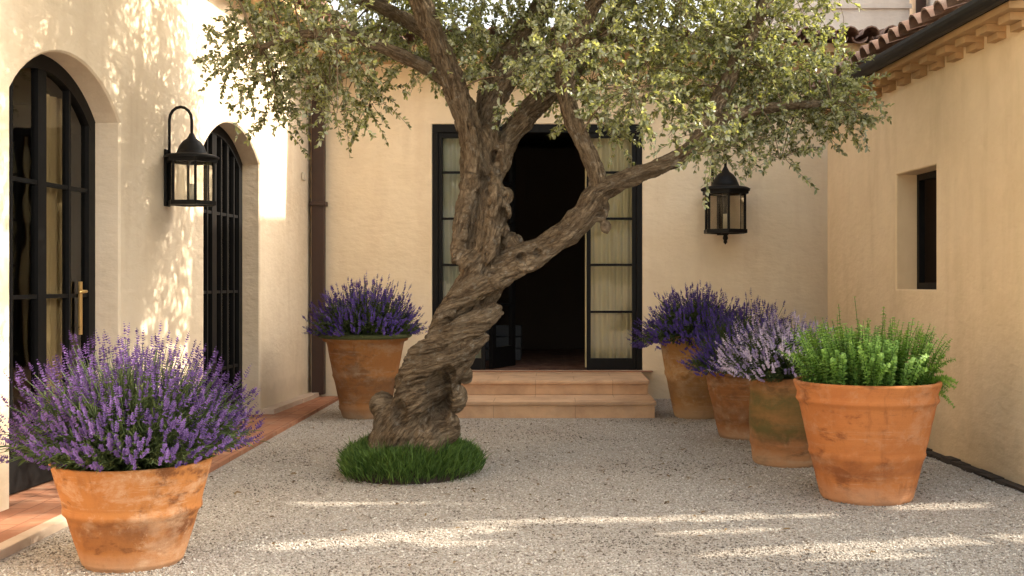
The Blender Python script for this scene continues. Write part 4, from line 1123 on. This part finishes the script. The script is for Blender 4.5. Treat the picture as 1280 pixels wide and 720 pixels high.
for c, rx, rz, dens in clusters:
    nt = max(3, int(21 * dens * max(1, rx / .28))); tint0 = rng.uniform(.1, .7)
    # supporting branch from the nearest limb
    pool = SP[SI > 0]; k_ = np.argmin(np.linalg.norm(pool - c, axis=1) + .3 * np.maximum(0, pool[:, 2] - c[2])); st_ = pool[k_]
    mid = (st_ + c) / 2 + np.array([rng.normal(0, .05), rng.normal(0, .05), .10]); L_ = np.linalg.norm(c - st_)
    if L_ > .05:
        tt = np.linspace(0, 1, 7)[:, None]; bp = st_ * (1 - tt) ** 2 + mid * 2 * tt * (1 - tt) + c * tt ** 2
        (branch.__setattr__('mi', 0), branch.tube)[1]([tuple(p) for p in bp], list(np.linspace(min(.011, .004 + L_ * .006), .003, 7)), 5)
    else: bp = np.array([st_, c])
    for i in range(nt):
        d = rng.normal(size=3) * np.array([rx, rx * 1.1, rz]); s0 = c + d * .35 + np.array([0, 0, .02])
        dirv = norm(d + np.array([0, 0, .25 * rz])[None][0] + rng.normal(0, .12, 3)); Lt = rng.uniform(.16, .34)
        K = 6; s_ = np.linspace(0, 1, K)[:, None]; droop = np.array([0, 0, -1.0]) * Lt * rng.uniform(-.05, .42)
        tw = s0 + dirv * Lt * s_ + droop * s_ ** 2
        TWP.append(np.concatenate([bp[-1:] * .6 + s0 * .4, tw]) if True else tw)
        nl = rng.integers(28, 44); sl_ = rng.uniform(.05, 1, nl); idx = sl_ * (K - 1); i0 = idx.astype(int).clip(0, K - 2); fr = (idx - i0)[:, None]
        Pq = tw[i0] * (1 - fr) + tw[i0 + 1] * fr; Tt = norm(tw[i0 + 1] - tw[i0]); rv = norm(rng.normal(size=(nl, 3)))
        Pl.append(Pq); Dl.append(norm(Tt * .75 + rv * .9 + np.array([0, 0, -.08]))); Nl.append(norm(rng.normal(size=(nl, 3)) * .8 + np.array([0, 0, .8])))
        Ll.append(rng.uniform(.028, .046, nl)); Tl.append((tint0 * .5 + rng.random(nl) ** 1.6 * .75).clip(0, 1))
P_ = np.concatenate(Pl); L_ = np.concatenate(Ll)
V, Fq = leaves(P_, np.concatenate(Dl), np.concatenate(Nl), L_, L_ * rng.uniform(.40, .56, len(L_)), .12)
TWP = np.array(TWP); V1, F1 = strips(TWP, np.linspace(.0026, .0011, TWP.shape[1])[None] * np.ones((len(TWP), 1)))
BV = np.array(branch.v); BF = np.array([f for f in branch.f if len(f) == 4])
VA, FA, TT, MM = join([(BV, BF, np.zeros(len(BV)), 1), (V, Fq, np.repeat(np.concatenate(Tl), 6), 0), (V1, F1, np.zeros(len(V1)), 1)])
np_mesh('crown', VA - np.array([TX, TY, 0]), FA, [OLIVE, BARK], MM, tree, col=TT)
print('leaves', len(P_), 'wood verts', nv)

# fallen leaves and bits of bark on the gravel
n = 420; fx = np.concatenate([rng.uniform(-2.3, 2.8, 200), rng.normal(-.6, 1.1, 220).clip(-2.4, 2.6)]); fy = np.concatenate([rng.uniform(5.4, 11.2, 200), rng.normal(8.3, 1.2, 220).clip(5.5, 11.2)])
an = rng.uniform(0, 6.283, n); D = np.stack([np.cos(an), np.sin(an), rng.normal(0, .1, n)], 1)
V, Fq = leaves(np.stack([fx, fy, np.full(n, .014)], 1), D, np.stack([rng.normal(0, .3, n), rng.normal(0, .3, n), np.ones(n)], 1), rng.uniform(.03, .055, n), rng.uniform(.010, .018, n), .3)
o = np_mesh('fallen_leaves', V, Fq, m_tint('dry_leaf', [(0, (.06, .035, .018)), (1, (.22, .14, .06))], .8), col=np.repeat(rng.random(n), 6))
tag(o, 'dry brown olive leaves scattered over the gravel', 'fallen leaves', kind='stuff')

# ---- unseen tree added past the right house to shade the near gravel
gx, gy = 6.6, 5.38
gt = empty('added_shade_tree', (gx, gy, 0)); tag(gt, 'unseen leafy tree added past the ochre house to shade the near gravel', 'tree')
m = MB(); m.sm = True; m.tube([(0, 0, -.05), (.05, 0, .8), (-.04, .05, 1.7), (.1, 0, 2.8), (.05, .1, 4.2)], [.2, .15, .13, .10, .05], 12)
m.build('trunk', BARK, gt)
for i in range(7):
    a_ = i * .9; m = MB(); m.sm = True; z0 = 1.2 + i * .35
    m.tube([(0, 0, z0), (.4 * math.cos(a_), .6 * math.sin(a_), z0 + .35), (.9 * math.cos(a_), 1.3 * math.sin(a_), z0 + .6)], [.07, .05, .02], 8); m.build('limb', BARK, gt)
ncl = 1000; cc = rng.normal(size=(ncl, 3)); cc = norm(cc) * (rng.random((ncl, 1)) ** .4) * np.array([1.3, 2.15, 2.75]) + np.array([0, 0, 3.1])
cc = cc[(cc[:, 2] > .5) & (cc[:, 1] < 1.86)]
cc = np.concatenate([cc, np.stack([rng.uniform(-.9, .9, 170), rng.uniform(1.55, 1.97, 170), rng.uniform(.5, 5.8, 170)], 1)])
nper = 75; P_ = (cc[:, None] + rng.normal(0, .16, (len(cc), nper, 3))).reshape(-1, 3)
gpt = P_ + np.array([gx, gy, 0]); gpt = gpt - np.array(sd)[None] * (gpt[:, 2:3] / sd.z)   # where each leaf's shade meets the gravel
keep = P_[:, 1] < 2.02
for xa, ya, xb, yb, hw in ((-.55, 6.50, 1.75, 6.72, .085), (-1.6, 5.85, -.2, 6.38, .115), (-.75, 5.95, -.25, 6.02, .07), (.5, 6.18, 1.4, 6.36, .055), (.7, 5.72, 2.9, 6.2, .105), (2.0, 6.9, 2.8, 7.02, .10), (-3.4, 6.35, -2.7, 6.5, .12), (1.2, 5.6, 2.0, 5.75, .05)):  # gaps cut along the sun's path so streaks of light reach the gravel
    ab = np.array([xb - xa, yb - ya]); L2 = (ab ** 2).sum(); rel_ = gpt[:, :2] - np.array([xa, ya]); t = (rel_ @ ab / L2)
    dist = np.abs(rel_[:, 0] * ab[1] - rel_[:, 1] * ab[0]) / math.sqrt(L2)
    wq = hw * (.35 + .75 * np.sin(np.clip(t, 0, 1) * math.pi) ** .7) + .02
    keep &= ~((t > -.03) & (t < 1.03) & (dist < wq * rng.uniform(1.0, 1.12, len(t)) + .012))
P_ = P_[keep]
V, Fq = leaves(P_, rng.normal(size=P_.shape), rng.normal(size=P_.shape) + np.array([0, 0, .8]), rng.uniform(.06, .12, len(P_)), rng.uniform(.03, .055, len(P_)), .15)
np_mesh('crown', V, Fq, GRASS, parent=gt, col=np.repeat(rng.random(len(P_)), 6))
